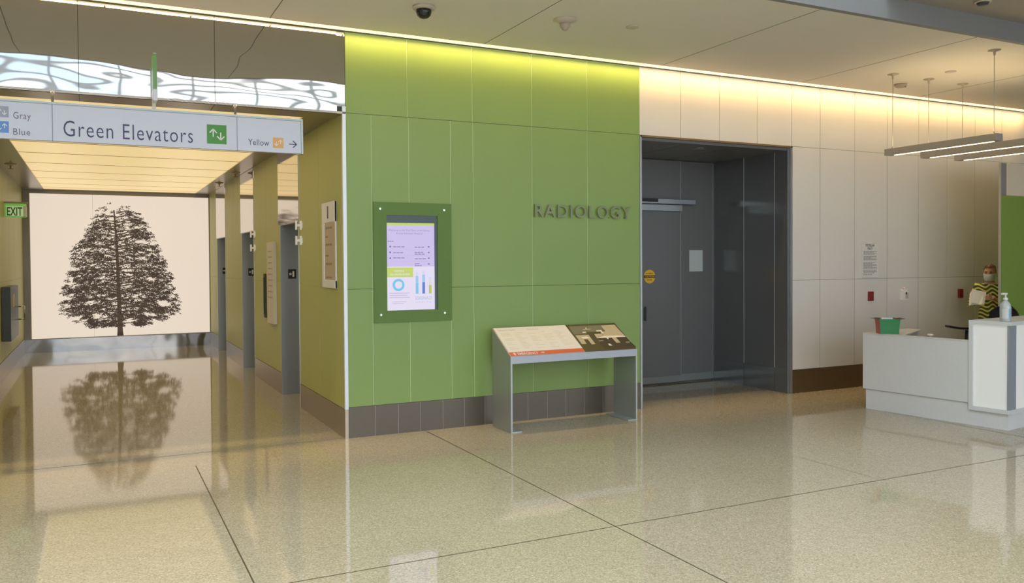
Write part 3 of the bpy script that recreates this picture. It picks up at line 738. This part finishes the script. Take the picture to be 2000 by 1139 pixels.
# ------------------------------------------------------------------ things on the white wall
t_ = thing('wall_notice', 'tall white printed notice fixed to the pale wall', 'notice', (6.95,-.002,1.40))
bm = new(); bx(bm, 6.80, 7.095, -.006, -.0005, 1.405, 1.872, 0); obj('sheet', bm, M('notice_sheet', (.72,.70,.65), .4), t_)
bm = new()
text_bm(bm, "IT'S THE LAW", .165, .030, onwall(6.862, 1.822, -.006), 0, .001, .02)
text_bm(bm, 'POLICY', .090, .028, onwall(6.90, 1.782, -.006), 0, .001, .02)
nr = random.Random(2)
for k in range(26):
    zz = 1.755-k*.0122
    if k in (4,10,11,19,24): continue
    x_ = 6.822
    end = 7.068-(nr.uniform(0,.09) if nr.random() < .4 else 0)
    while x_ < end:
        l_ = nr.uniform(.02,.05); bx(bm, x_, min(x_+l_, end), -.0068, -.006, zz, zz+.0068, 1); x_ += l_+.007
bx(bm, 6.808, 7.088, -.0068, -.006, 1.862, 1.864, 1); bx(bm, 6.808, 7.088, -.0068, -.006, 1.413, 1.417, 1)
obj('lettering', bm, [M('notice_ink', (.10,.09,.08), .6), M('notice_grey', (.27,.26,.26), .6)], t_)
def plate(x, z, label):
    bm = new(); bx(bm, x-.042, x+.042, -.03, -.0005, z-.062, z+.062, 0, .004); bx(bm, x-.026, x+.026, -.036, -.03, z-.02, z+.02, 0, .003)
    tag(obj('red_outlet_plate', bm, red_m), label, 'wall plate', 'red plates on the pale wall')
plate(6.95, 1.174, 'red wall plate below the printed notice'); plate(8.735, 1.172, 'red wall plate beside the standing person')
t_ = thing('wall_intercom', 'small white wall box with dark button between the two red plates', 'wall box', (7.57,-.02,1.10))
bm = new(); bx(bm, 7.520, 7.625, -.035, -.0005, 1.105, 1.245, 0, .004); obj('body', bm, plastic_w, t_)
bm = new(); bx(bm, 7.575, 7.63, -.05, -.034, 1.13, 1.20, 0, .004); obj('cover', bm, M('beige_cover', (.55,.47,.40), .5), t_)
bm = new(); ball(bm, (7.583,-.052,1.20), (.014,.006,.018)); obj('button', bm, black, t_)
bm = new(); cyl(bm, (7.585,-.012,1.243), (7.585,-.012,1.275), .012, seg=12); obj('stub', bm, M('stub_pink', (.62,.44,.36), .5), t_)
# partition at the right edge
bm = new()
bx(bm, 8.092, 8.11, -1.006, -.982, 0, 2.86, 2, .002)
bx(bm, 8.11, 11.2, -1.0, -.985, 0, 2.45, 0); bx(bm, 8.11, 11.2, -1.0, -.985, 2.455, 2.86, 1); bx(bm, 8.11, 8.215, -1.004, -.985, 2.455, 2.86, 3)
struct('wall_partition', bm, [M('partition_green', (.235,.36,.06), .45, speck=.15, sscale=260), M('partition_cream', (.78,.68,.52), .5), M('partition_edge', (.50,.47,.37), .4), M('partition_grey', (.27,.26,.25), .5)])

# ------------------------------------------------------------------ ceiling fixtures
CZ_ = 3.81
t_ = thing('dome_camera', 'dark dome security camera on the ceiling before the cove light', 'security camera', (.40,-1.02,CZ_))
bm = new(); lathe(bm, [(.095,0),(.095,-.02),(.08,-.028),(.06,-.03)], (.40,-1.02,CZ_)); obj('housing', bm, ceil_fix, t_)
bm = new(); lathe(bm, [(.066,-.026),(.066,-.05),(.058,-.075),(.038,-.095),(.012,-.103)], (.40,-1.02,CZ_)); obj('dome', bm, cam_dome, t_)
t_ = thing('ceiling_detector', 'bowl-shaped detector on the ceiling above the green wall', 'detector', (1.67,-1.2,CZ_))
bm = new(); lathe(bm, [(.105,0),(.105,-.010),(.075,-.022),(.05,-.035)], (1.67,-1.2,CZ_)); obj('base_ring', bm, ceil_fix, t_)
bm = new(); lathe(bm, [(.05,-.03),(.046,-.06),(.03,-.085),(.014,-.10)], (1.67,-1.2,CZ_)); obj('cap', bm, M('detector_cap', (.42,.35,.28), .5), t_)
bm = new(); lathe(bm, [(.06,0),(.06,-.006),(.045,-.011),(.01,-.012)], (2.35,-1.26,CZ_)); tag(obj('sprinkler_cover', bm, ceil_fix), 'flat round sprinkler cover on the ceiling right of the bowl detector', 'sprinkler cover')
t_ = thing('smoke_detector', 'round smoke detector on the ceiling near the pendant cables', 'smoke detector', (6.80,-.575,CZ_))
bm = new(); lathe(bm, [(.075,0),(.075,-.018),(.062,-.03),(.05,-.04),(.02,-.045)], (6.80,-.575,CZ_)); obj('body', bm, M('detector_body', (.36,.29,.21), .5), t_)
bm = new(); ball(bm, (6.83,-.62,CZ_-.036), (.012,.012,.008)); obj('lamp', bm, dark_grey, t_)
bm = new(); lathe(bm, [(.06,0),(.06,-.006),(.045,-.011),(.01,-.012)], (6.73,-1.30,CZ_)); tag(obj('sprinkler_cover', bm, ceil_fix), 'flat round sprinkler cover on the ceiling among the pendant cables', 'sprinkler cover')
t_ = thing('ceiling_dome', 'dark round fixture on the upper ceiling beyond the fascia', 'ceiling fixture', (5.17,-2.75,4.0))  # small dark dome, not a lamp
bm = new(); lathe(bm, [(.075,0),(.075,-.012),(.055,-.014)], (5.17,-2.75,4.0)); obj('rim', bm, ceil_fix, t_)
bm = new(); lathe(bm, [(.055,-.010),(.045,-.03),(.02,-.04)], (5.17,-2.75,4.0)); obj('lens', bm, dark_grey, t_)
# pendants
def pendant_parts(loc, label):
    t_ = thing('linear_pendant', label, 'pendant light', loc, 'linear pendants over the desk')
    L = -1.36
    def L_(x0, x1, y0, y1, z0, z1, bev=0):
        b2 = new(); bx(b2, x0, x1, y0, y1, z0, z1, 0, bev); return b2
    obj('housing', L_(-.055,.055,L,0,0,.075,.003), pend_m, t_, True)
    obj('lower_diffuser', L_(-.014,.014,L+.06,-.10,-.004,.001), pend_led, t_, True)
    obj('upper_diffuser', L_(-.035,.035,L+.06,-.10,.070,.0754), M('pendant_uplight', (.8,.8,.8), .5, emit=(1.0,.76,.42), estr=14), t_, True)
    for yv in (-.07, L+.06):
        b2 = new(); cyl(b2, (0,yv,.075), (0,yv,3.81-loc[2]), .0035, seg=8); cyl(b2, (0,yv,.075), (0,yv,.10), .008, seg=8); cb = obj('cable', b2, cable_m, t_, True)
        b2 = new(); h_ = 3.81-loc[2]; lathe(b2, [(.062,h_),(.062,h_-.006),(.014,h_-.016),(.010,h_-.055)], (0,yv,0)); obj('canopy', b2, M('canopy_metal', (.42,.36,.28), .4, metal=.4), cb, True)
    return t_
p_ = pendant_parts((6.24,-.85,2.868), 'first linear pendant from the green wall, over the reception desk')
dup(p_, (6.86,-.85,2.868), 'middle linear pendant over the reception desk'); dup(p_, (7.48,-.85,2.868), 'third linear pendant, over the green partition end of the desk')

# ------------------------------------------------------------------ reception desk
AD = Vector((5.511,-1.165)); dd = Vector((.12663189,-.99194978)); nn = Vector((.99194978,.12663189))
def W(s, n_, z): p = AD+dd*s+nn*n_; return Vector((p.x, p.y, z))
def dpr(bm, sn, z0, z1, mi=0): prism(bm, [W(a, b_, z0) for a, b_ in sn], (0,0,z1-z0), mi)
def dbox(bm, s0, s1, n0, n1, z0, z1, mi=0): dpr(bm, [(s0,n0),(s1,n0),(s1,n1),(s0,n1)], z0, z1, mi)
t_ = thing('reception_desk', 'white speckled reception desk with low counter and taller glowing counter', 'reception desk', tuple(W(.75,.4,0)))
bm = new(); dpr(bm, [(.0,.012),(1.507,.012),(1.507,2.4),(1.40,2.4),(1.40,.14),(.13,.14),(.13,.86),(.0,.86)], 0, .218); obj('plinth', bm, desk_m, t_)
bm = new(); dpr(bm, [(-.03,0),(1.14,0),(1.14,.05),(.10,.05),(.10,.87),(-.03,.87)], .222, .826); obj('low_front', bm, desk_m, t_)
bm = new(); dpr(bm, [(-.032,-.002),(1.14,-.002),(1.14,.06),(.42,.06),(.13,.88),(-.032,.88)], .827, .842); obj('low_countertop', bm, desk_top, t_)
bm = new(); dbox(bm, .13, 1.38, .06, .72, .70, .73); obj('worktop', bm, M('worktop', (.36,.31,.25), .5), t_)
bm = new()
dbox(bm, 1.137, 1.537, -.01, 2.4, 1.010, 1.045); dbox(bm, 1.137, 1.52, -.008, 2.4, .155, .195); dbox(bm, 1.137, 1.178, -.008, .06, .195, 1.010); dbox(bm, 1.137, 1.16, .06, 2.4, .195, 1.010)
obj('tall_counter', bm, desk_m, t_)
bm = new(); dbox(bm, 1.179, 1.500, .008, .03, .196, 1.009); obj('glowing_panel', bm, desk_glow, t_)
bm = new(); dbox(bm, 1.495, 1.512, .135, 2.4, .196, 1.009); obj('glowing_panel', bm, desk_glow, t_)
bm = new(); dbox(bm, 1.501, 1.518, -.004, .135, .196, 1.009); obj('corner_post', bm, M('post_grey', (.34,.37,.41), .4, metal=.2), t_)
# box on the low counter
def bxframe(o_, ang):
    m_ = Matrix.Rotation(ang, 4, 'Z'); m_.translation = o_; return m_
bw = thing('flared_bin', 'small green and red open box on the low end of the reception desk', 'box', (0,0,0))
bl = W(.20,.10,.8425); bw.location = bl; bw.rotation_euler = (0,0,R(-33))
gm = M('bin_green', (.018,.20,.055), .4); rm = M('bin_red', (.60,.12,.07), .45); dm = M('bin_rim', (.05,.035,.03), .5)
bm = new()
wf = lambda z: .098+.012*(z/.16)**2
def wall(bm, a0, b0, a1, b1):
    n_ = 6
    for k in range(n_):
        za, zb_ = .16*k/n_, .16*(k+1)/n_; ka, kb = wf(za)/.098, wf(zb_)/.098
        q = [(a0[0]*ka,a0[1]*ka,za),(b0[0]*ka,b0[1]*ka,za),(b0[0]*kb,b0[1]*kb,zb_),(a0[0]*kb,a0[1]*kb,zb_)]
        qi = [(x_*.95,y_*.95,z_) for x_, y_, z_ in q]
        poly(bm, q); poly(bm, qi[::-1])
wall(bm, (-.098,-.075), (.098,-.075), 0, 0); obj('green_side', bm, gm, bw, True)
bm = new(); wall(bm, (.098,.075), (-.098,.075), 0, 0); obj('green_side', bm, gm, bw, True)
bm = new(); wall(bm, (-.098,.075), (-.098,-.075), 0, 0); obj('red_side', bm, rm, bw, True)
bm = new(); wall(bm, (.098,-.075), (.098,.075), 0, 0); obj('red_side', bm, rm, bw, True)
bm = new(); bx(bm, -.093, .093, -.07, .07, 0, .004); obj('bottom', bm, gm, bw, True)
bm = new()
prism(bm, [(-.11,-.08,.158),(-.155,-.09,.163),(-.155,.09,.163),(-.11,.08,.158)], (0,0,.004)); prism(bm, [(.11,-.08,.158),(.155,-.09,.165),(.155,.09,.165),(.11,.08,.158)], (0,0,.004)); prism(bm, [(-.11,.08,.158),(.11,.08,.158),(.11,.11,.163),(-.11,.11,.163)], (0,0,.004))
obj('rim_flap', bm, dm, bw, True)
bm = new(); bx(bm, -.07, .05, -.02, .035, .02, .172, 0); obj('paper_stack', bm, paper, bw, True)
# small white pump bottle on the worktop
c_ = W(.66,.14,.73)
t_ = thing('small_white_bottle', 'small white bottle on the worktop behind the low counter', 'bottle', tuple(c_))
bm = new(); lathe(bm, [(.022,0),(.024,.01),(.024,.085),(.012,.10),(.010,.118)], c_); obj('body', bm, plastic_w, t_)
bm = new(); lathe(bm, [(.012,.116),(.030,.118),(.030,.132),(.024,.136)], c_); obj('cap', bm, M('cap_cream', (.82,.70,.60), .5), t_)
# sanitizer
c_ = W(1.455,.055,1.0455)
t_ = thing('sanitizer_bottle', 'clear pump bottle of hand sanitizer on the tall counter', 'bottle', tuple(c_))
bm = new(); lathe(bm, [(.046,0),(.050,.006),(.050,.14),(.046,.165),(.030,.19),(.018,.198),(.018,.206)], c_, 28); bt = obj('bottle', bm, M('bottle_clear', (.50,.54,.52), .15, coat=.6), t_)
bm = new()
for k in range(12):
    a0, a1 = R(180+8*k), R(180+8*(k+1)); r_ = .0506
    poly(bm, [(c_.x+r_*math.cos(a0),c_.y+r_*math.sin(a0),c_.z+.03),(c_.x+r_*math.cos(a1),c_.y+r_*math.sin(a1),c_.z+.03),(c_.x+r_*math.cos(a1),c_.y+r_*math.sin(a1),c_.z+.125),(c_.x+r_*math.cos(a0),c_.y+r_*math.sin(a0),c_.z+.125)], 0 if k < 8 else 1)
obj('sticker', bm, [M('label_pale', (.62,.64,.62), .4), M('label_blue', (.25,.42,.58), .4)], bt)
bm = new(); lathe(bm, [(.022,.204),(.022,.228),(.008,.232),(.008,.262)], c_, 16); bx(bm, c_.x-.055, c_.x+.016, c_.y-.012, c_.y+.012, c_.z+.258, c_.z+.276, 0, .004); obj('pump', bm, M('pump_white', (.80,.80,.78), .35), t_)

# raised office chair behind the desk
ch = thing('office_chair', 'black high office chair behind the tall reception counter', 'office chair', (6.84,-1.68,0), rotz=R(172))
def part(name, bm, mt, par): return obj(name, bm, mt, par, True)
bm = new(); vs = bx(bm, -.24, .25, -.245, .245, .60, .675, 0, .03); part('seat', bm, black_cloth, ch)
bm = new()
NU, NV = 12, 14; grid = []
for side in (0, 1):
    g_ = []
    for j in range(NV+1):
        v_ = j/NV; z_ = .72+.40*v_; hw = .19*(1-.0*v_)*math.sqrt(max(0, 1-max(0,(v_-.72)/.28)**2*.75))
        hw *= .88+.12*min(1, v_/.3)
        row = []
        for i in range(NU+1):
            u_ = -1+2*i/NU
            row.append(bm.verts.new((-.25-.05*v_+.045*u_*u_-(.03 if side else 0)*(1-.5*u_*u_), u_*hw, z_-.015*u_*u_)))
        g_.append(row)
    grid.append(g_)
for j in range(NV):
    for i in range(NU):
        a, b_ = grid
        f = bm.faces.new((a[j][i], a[j][i+1], a[j+1][i+1], a[j+1][i])); f.smooth = True
        f = bm.faces.new((b_[j][i+1], b_[j][i], b_[j+1][i], b_[j+1][i+1])); f.smooth = True
for j in range(NV):
    for i in (0, NU):
        a, b_ = grid; q = (a[j][i], a[j+1][i], b_[j+1][i], b_[j][i]); bm.faces.new(q if i == 0 else q[::-1])
for i in range(NU):
    for j in (0, NV):
        a, b_ = grid; q = (a[j][i], b_[j][i], b_[j][i+1], a[j][i+1]); bm.faces.new(q if j == 0 else q[::-1])
bmesh.ops.recalc_face_normals(bm, faces=bm.faces)
part('backrest', bm, black_cloth, ch)
bm = new(); tube(bm, [(-.10,0,.60),(-.30,0,.62),(-.33,0,.80)], .02); part('back_bracket', bm, black, ch)
for s in (-1, 1):
    bm = new(); tube(bm, [(0,s*.20,.60),(0,s*.29,.62),(-.02,s*.29,.83)], .016); ar = part('arm_post', bm, black, ch)
    bm = new()
    prism(bm, [(-.17,s*.29-.04,.83),(.12,s*.29-.045,.845),(.27,s*.29-.03,.872),(.30,s*.29,.876),(.27,s*.29+.03,.872),(.12,s*.29+.045,.845),(-.17,s*.29+.04,.83)], (0,0,.022)); part('arm_pad', bm, black, ar)
bm = new(); cyl(bm, (0,0,.10), (0,0,.40), .03, seg=16); cyl(bm, (0,0,.38), (0,0,.60), .018, seg=14); part('gas_column', bm, dark_grey, ch)
bm = new(); 
for k in range(32):
    a0, a1 = 2*math.pi*k/32, 2*math.pi*(k+1)/32; cyl(bm, (.2*math.cos(a0),.2*math.sin(a0),.26), (.2*math.cos(a1),.2*math.sin(a1),.26), .011, seg=8)
for k in range(4): cyl(bm, (0,0,.26), (.2*math.cos(k*math.pi/2),.2*math.sin(k*math.pi/2),.26), .008, seg=8)
part('foot_ring', bm, steel_sat, ch)
for k in range(5):
    an = 2*math.pi*k/5+.3; c0, s0 = math.cos(an), math.sin(an)
    bm = new(); cyl(bm, (0,0,.10), (.29*c0,.29*s0,.075), .026, .016, seg=12); lg = part('leg', bm, black, ch)
    bm = new()
    for q in (-.014,.014): cyl(bm, (.29*c0-s0*(q-.009),.29*s0+c0*(q-.009),.028), (.29*c0-s0*(q+.009),.29*s0+c0*(q+.009),.028), .028, seg=14)
    cyl(bm, (.29*c0,.29*s0,.028), (.29*c0,.29*s0,.08), .008, seg=8); part('caster', bm, black, lg)

# ------------------------------------------------------------------ person
def skin_mesh(nodes, edges, root, sub=2):
    me = bpy.data.meshes.new('skeleton'); me.from_pydata([n[0] for n in nodes], edges, []); me.update()
    o = bpy.data.objects.new('skeleton', me); COL.objects.link(o)
    sk = o.modifiers.new('s', 'SKIN'); sk.use_smooth_shade = True
    for i, n in enumerate(nodes):
        sv = me.skin_vertices[0].data[i]; rx = n[1] if isinstance(n[1], (tuple, list)) else (n[1], n[1]); sv.radius = rx; sv.use_root = (i == root)
    o.modifiers.new('u', 'SUBSURF').levels = sub
    dg = bpy.context.evaluated_depsgraph_get(); dg.update()
    out = bpy.data.meshes.new_from_object(o.evaluated_get(dg)); bpy.data.objects.remove(o)
    return out
def merged(meshes, extra_bm, voxel):
    bm = new()
    for me in meshes: bm.from_mesh(me)
    if extra_bm is not None:
        t2 = bpy.data.meshes.new('x'); extra_bm.to_mesh(t2); extra_bm.free(); bm.from_mesh(t2)
    t3 = bpy.data.meshes.new('x'); bm.to_mesh(t3); bm.free()
    o = bpy.data.objects.new('x', t3); COL.objects.link(o)
    rm_ = o.modifiers.new('r', 'REMESH'); rm_.mode = 'VOXEL'; rm_.voxel_size = voxel
    sm = o.modifiers.new('s', 'SMOOTH'); sm.iterations = 3; sm.factor = .4
    dg = bpy.context.evaluated_depsgraph_get(); dg.update()
    out = bpy.data.meshes.new_from_object(o.evaluated_get(dg)); bpy.data.objects.remove(o)
    for p in out.polygons: p.use_smooth = True
    return out
def chain(paths):
    nodes, edges, index = [], [], {}
    for path in paths:
        prev = None
        for key, p, r_ in path:
            if key in index: i = index[key]
            else: index[key] = i = len(nodes); nodes.append((p, r_))
            if prev is not None: edges.append((prev, i))
            prev = i
    return nodes, edges, index
# local frame: she faces -y, her left is +x; 1.57 m tall
pe = thing('person', 'person in face mask and green wavy-striped top reading papers behind the desk', 'person', (8.655,-.50,0), rotz=R(-66))
S_ = 1.57/1.70
def v3(x, y, z): return (x*S_, y*S_, z*S_)
hip, chest, neckb = v3(0,0,.95), v3(0,.005,1.25), v3(0,.01,1.43)
def arm(s):
    # forearms raised in front of the chest, hands meeting at the papers
    sh = v3(s*.165,.01,1.385); el = v3(s*.235,-.055,1.12); wr = v3(s*.115,-.285,1.215); pm = v3(s*.085,-.345,1.235)
    return [('ch2',v3(0,.005,1.33),(.105*S_,.085*S_)),('sh%d'%s,sh,.058*S_),('ua%d'%s,v3(s*.20,-.02,1.26),.046*S_),('el%d'%s,el,.040*S_),('fa%d'%s,v3(s*.18,-.165,1.165),.038*S_),('wr%d'%s,wr,.027*S_),('pm%d'%s,pm,(.036*S_,.024*S_))]
def leg(s):
    return [('hip',hip,(.135*S_,.105*S_)),('th%d'%s,v3(s*.09,0,.84),.085*S_),('kn%d'%s,v3(s*.095,-.01,.48),.055*S_),('cf%d'%s,v3(s*.097,.015,.33),.052*S_),('an%d'%s,v3(s*.10,.02,.085),.036*S_),('ft%d'%s,v3(s*.105,-.08,.045),.036*S_),('to%d'%s,v3(s*.11,-.15,.035),.03*S_)]
paths = [[('hip',hip,(.135*S_,.105*S_)),('wa',v3(0,0,1.08),(.115*S_,.09*S_)),('ch',v3(0,.0,1.22),(.125*S_,.098*S_)),('ch2',v3(0,.005,1.33),(.105*S_,.085*S_)),('nk',v3(0,.012,1.43),.052*S_),('nk2',v3(0,.0,1.50),.048*S_),('hd',v3(0,-.005,1.56),.055*S_)], arm(1), arm(-1), leg(1), leg(-1)]
nodes, edges, ix_ = chain(paths)
body = skin_mesh(nodes, edges, ix_['hip'])
# fingers: five short chains per hand, rooted in the palm and curled on the papers
fm = []
for s in (1, -1):
    pc = Vector(v3(s*.085,-.345,1.235))
    for k, (off, ln) in enumerate(((-.027,.062),(-.009,.070),(.009,.066),(.026,.052))):
        a = pc+Vector((-s*.004, -.005, off*S_)); d1 = Vector((-s*.55,-.80,.05)).normalized(); d2 = Vector((-s*.92,-.35,-.05)).normalized(); d3 = Vector((-s*.95,.25,-.1)).normalized()
        n_ = [(a, .010), (a+d1*.030, .0095), (a+d1*.030+d2*ln*.4, .0085), (a+d1*.030+d2*ln*.4+d3*ln*.35, .0075)]
        fm.append(skin_mesh([(tuple(p), r_) for p, r_ in n_], [(0,1),(1,2),(2,3)], 0, 1))
    a = pc+Vector((-s*.005, .018, .030*S_)); d1 = Vector((-s*.55,-.35,.75)).normalized(); d2 = Vector((-s*.75,-.6,.25)).normalized()
    fm.append(skin_mesh([(tuple(a), .012), (tuple(a+d1*.032), .0105), (tuple(a+d1*.032+d2*.03), .009)], [(0,1),(1,2)], 0, 1))
hb = new(); HC = Vector(v3(0,-.02,1.595)); tilt = Matrix.Rotation(R(12), 3, 'X') 
def hp(x, y, z): q = tilt @ Vector((x*S_, y*S_, z*S_)); return HC+q
vs = ball(hb, (0,0,0), (1,1,1), 0, 28, 20)
for q in vs:
    c_ = q.co.copy(); x_, y_, z_ = c_
    wdt = .076*(1-.22*max(0,-z_)**1.4); dep = .098*(1-.10*max(0,-z_)); 
    q.co = hp(x_*wdt, y_*dep-(.012*max(0,-z_) if y_ < 0 else -.004), z_*.115)
for vv, c_, s in ((8, (0,-.100,-.012), (.013,.020,.022)), (8, (0,-.096,.008), (.008,.010,.030)), (8, (0,-.085,-.088), (.026,.020,.018)), (8, (0,-.095,-.056), (.024,.012,.007)), (8, (0,-.094,-.066), (.022,.011,.007)), (8, (.078,.010,-.005), (.010,.020,.032)), (8, (-.078,.010,-.005), (.010,.020,.032)), (8, (.034,-.088,.030), (.022,.010,.006)), (8, (-.034,-.088,.030), (.022,.010,.006))):
    ws = ball(hb, (0,0,0), (s[0]*S_,s[1]*S_,s[2]*S_), 0, 12, 8); o3 = hp(*c_)
    for q in ws: q.co = q.co+o3
bodyme = merged([body]+fm, hb, .0055)
skin_m = M('skin', (.56,.31,.20), .5)
bodyme.materials.clear(); bodyme.materials.append(skin_m)
bo = bpy.data.objects.new('body', bodyme); COL.objects.link(bo); bo.parent = pe
def grow(nodes_, k, add): return [(p, tuple(a*k+add for a in r_) if isinstance(r_, tuple) else r_*k+add) for p, r_ in nodes_]
def cloth(name, paths, root, mt, add=.012, vox=.008):
    nd, ed, ii = chain(paths); me = skin_mesh(grow(nd, 1.05, add), ed, ii[root]); me = merged([me], None, vox)
    me.materials.clear(); me.materials.append(mt); o = bpy.data.objects.new(name, me); COL.objects.link(o); o.parent = pe; return o
wav = bpy.data.materials.new('wavy_stripes'); wav.use_nodes = True
t = wav.node_tree; b = t.nodes['Principled BSDF']; b.inputs['Roughness'].default_value = .8
tcn = t.nodes.new('ShaderNodeTexCoord'); sx = t.nodes.new('ShaderNodeSeparateXYZ'); t.links.new(tcn.outputs['Object'], sx.inputs[0])
def math_(op, a, b2):
    n_ = t.nodes.new('ShaderNodeMath'); n_.operation = op
    for i, q in enumerate((a, b2)):
        if q is None: continue
        if isinstance(q, (int, float)): n_.inputs[i].default_value = q
        else: t.links.new(q, n_.inputs[i])
    return n_.outputs[0]
hx = math_('ADD', sx.outputs[0], sx.outputs[1])
ph = math_('ADD', math_('MULTIPLY', sx.outputs[2], 118.0), math_('MULTIPLY', math_('SINE', math_('MULTIPLY', hx, 40.0), None), 2.4))
sn = math_('SINE', ph, None)
cr2 = t.nodes.new('ShaderNodeValToRGB'); t.links.new(math_('MULTIPLY_ADD', sn, .5), cr2.inputs[0])
cr2.inputs[0].links[0].from_node.inputs[2].default_value = .5
cr2.color_ramp.elements[0].position = .50; cr2.color_ramp.elements[0].color = (.055,.085,.018,1); cr2.color_ramp.elements[1].position = .66; cr2.color_ramp.elements[1].color = (.62,.60,.16,1)
t.links.new(cr2.outputs[0], b.inputs['Base Color'])
tors = [[('hem',v3(0,0,.80),(.150*S_,.125*S_)),('hip',v3(0,0,.92),(.145*S_,.115*S_)),('wa',v3(0,0,1.08),(.118*S_,.094*S_)),('ch',v3(0,0,1.22),(.125*S_,.098*S_)),('ch2',v3(0,.005,1.33),(.105*S_,.085*S_)),('nk',v3(0,.010,1.40),.062*S_)], arm(1)[:5], arm(-1)[:5]]
cloth('shirt', tors, 'hip', wav)
cloth('trousers', [leg(1)[:5], leg(-1)[:5]], 'hip', M('trousers', (.02,.02,.025), .8), .012, .010)
for s in (1, -1):
    bm = new(); ball(bm, v3(s*.108,-.065,.042), (.048*S_,.135*S_,.048*S_)); part('shoe', bm, black, pe)
# hair: cap with a bun at the back
hm = M('hair', (.085,.034,.018), .6)
bm = new(); vs = ball(bm, (0,0,0), (1,1,1), 0, 28, 20)
dele = []
for q in vs:
    x_, y_, z_ = q.co
    if (y_ < -.35 and z_ < .52) or (z_ < -.45) or (y_ < .1 and z_ < -.05): dele.append(q)
    q.co = hp(x_*.083, y_*.104+.006, z_*.122+.003)
bmesh.ops.delete(bm, geom=dele, context='VERTS')
ws = ball(bm, (0,0,0), (.040*S_,.036*S_,.038*S_), 0, 14, 10); o3 = hp(.02,.115,.045)
for q in ws: q.co = q.co+o3
part('hair', bm, hm, pe)
for s in (1, -1):
    bm = new(); ws = ball(bm, (0,0,0), (.013*S_,.007*S_,.006*S_), 0, 10, 8); o3 = hp(s*.032,-.094,.012)
    for q in ws: q.co = q.co+o3
    part('eye', bm, dark_grey, pe)
    bm = new(); ws = ball(bm, (0,0,0), (.020*S_,.008*S_,.004*S_), 0, 10, 8); o3 = hp(s*.034,-.096,.034)
    for q in ws: q.co = q.co+o3
    part('eyebrow', bm, hm, pe)
bm = new()
rows = []
for j in range(9):
    z_ = -.010-.098*j/8; row = []
    for i in range(13):
        a = R(-78+156*i/12); r_ = .084-.012*(j/8)**2; bulge = .020*math.cos(a)**4*math.sin(math.pi*(j+.8)/9.6)
        row.append(bm.verts.new(hp((r_+.0)*math.sin(a)*.96, -(.104+bulge)*math.cos(a)-.006, z_)))
    rows.append(row)
for j in range(8):
    for i in range(12):
        f = bm.faces.new((rows[j][i], rows[j+1][i], rows[j+1][i+1], rows[j][i+1])); f.smooth = True
bmesh.ops.recalc_face_normals(bm, faces=bm.faces)
mk = part('face_mask', bm, M('mask_blue', (.62,.67,.70), .7), pe)
so = mk.modifiers.new('thickness', 'SOLIDIFY'); so.thickness = .003
# papers in her hands (a thing of its own)
bm = new(); prm = Matrix.Translation(pe.location) @ Matrix.Rotation(pe.rotation_euler.z, 4, 'Z')
pr_ = random.Random(4)
for k in range(4):
    base = Vector(v3(-.105+.012*k,-.412-.004*k,1.215+.008*k)); rot = Euler((R(-34+3*k), R(7*k-8), R(8*k-4))).to_matrix()
    q = []
    for a, b_ in ((-.08,-.09),(.08,-.09),(.08,.10),(-.08,.10)): q.append(prm @ (base+rot @ Vector((a, 0, b_))))
    prism(bm, q, (prm.to_3x3() @ (rot @ Vector((0,.0015,0)))), 0)
tag(obj('paper_sheaf', bm, paper), 'sheaf of white papers held by the person behind the desk', 'papers')
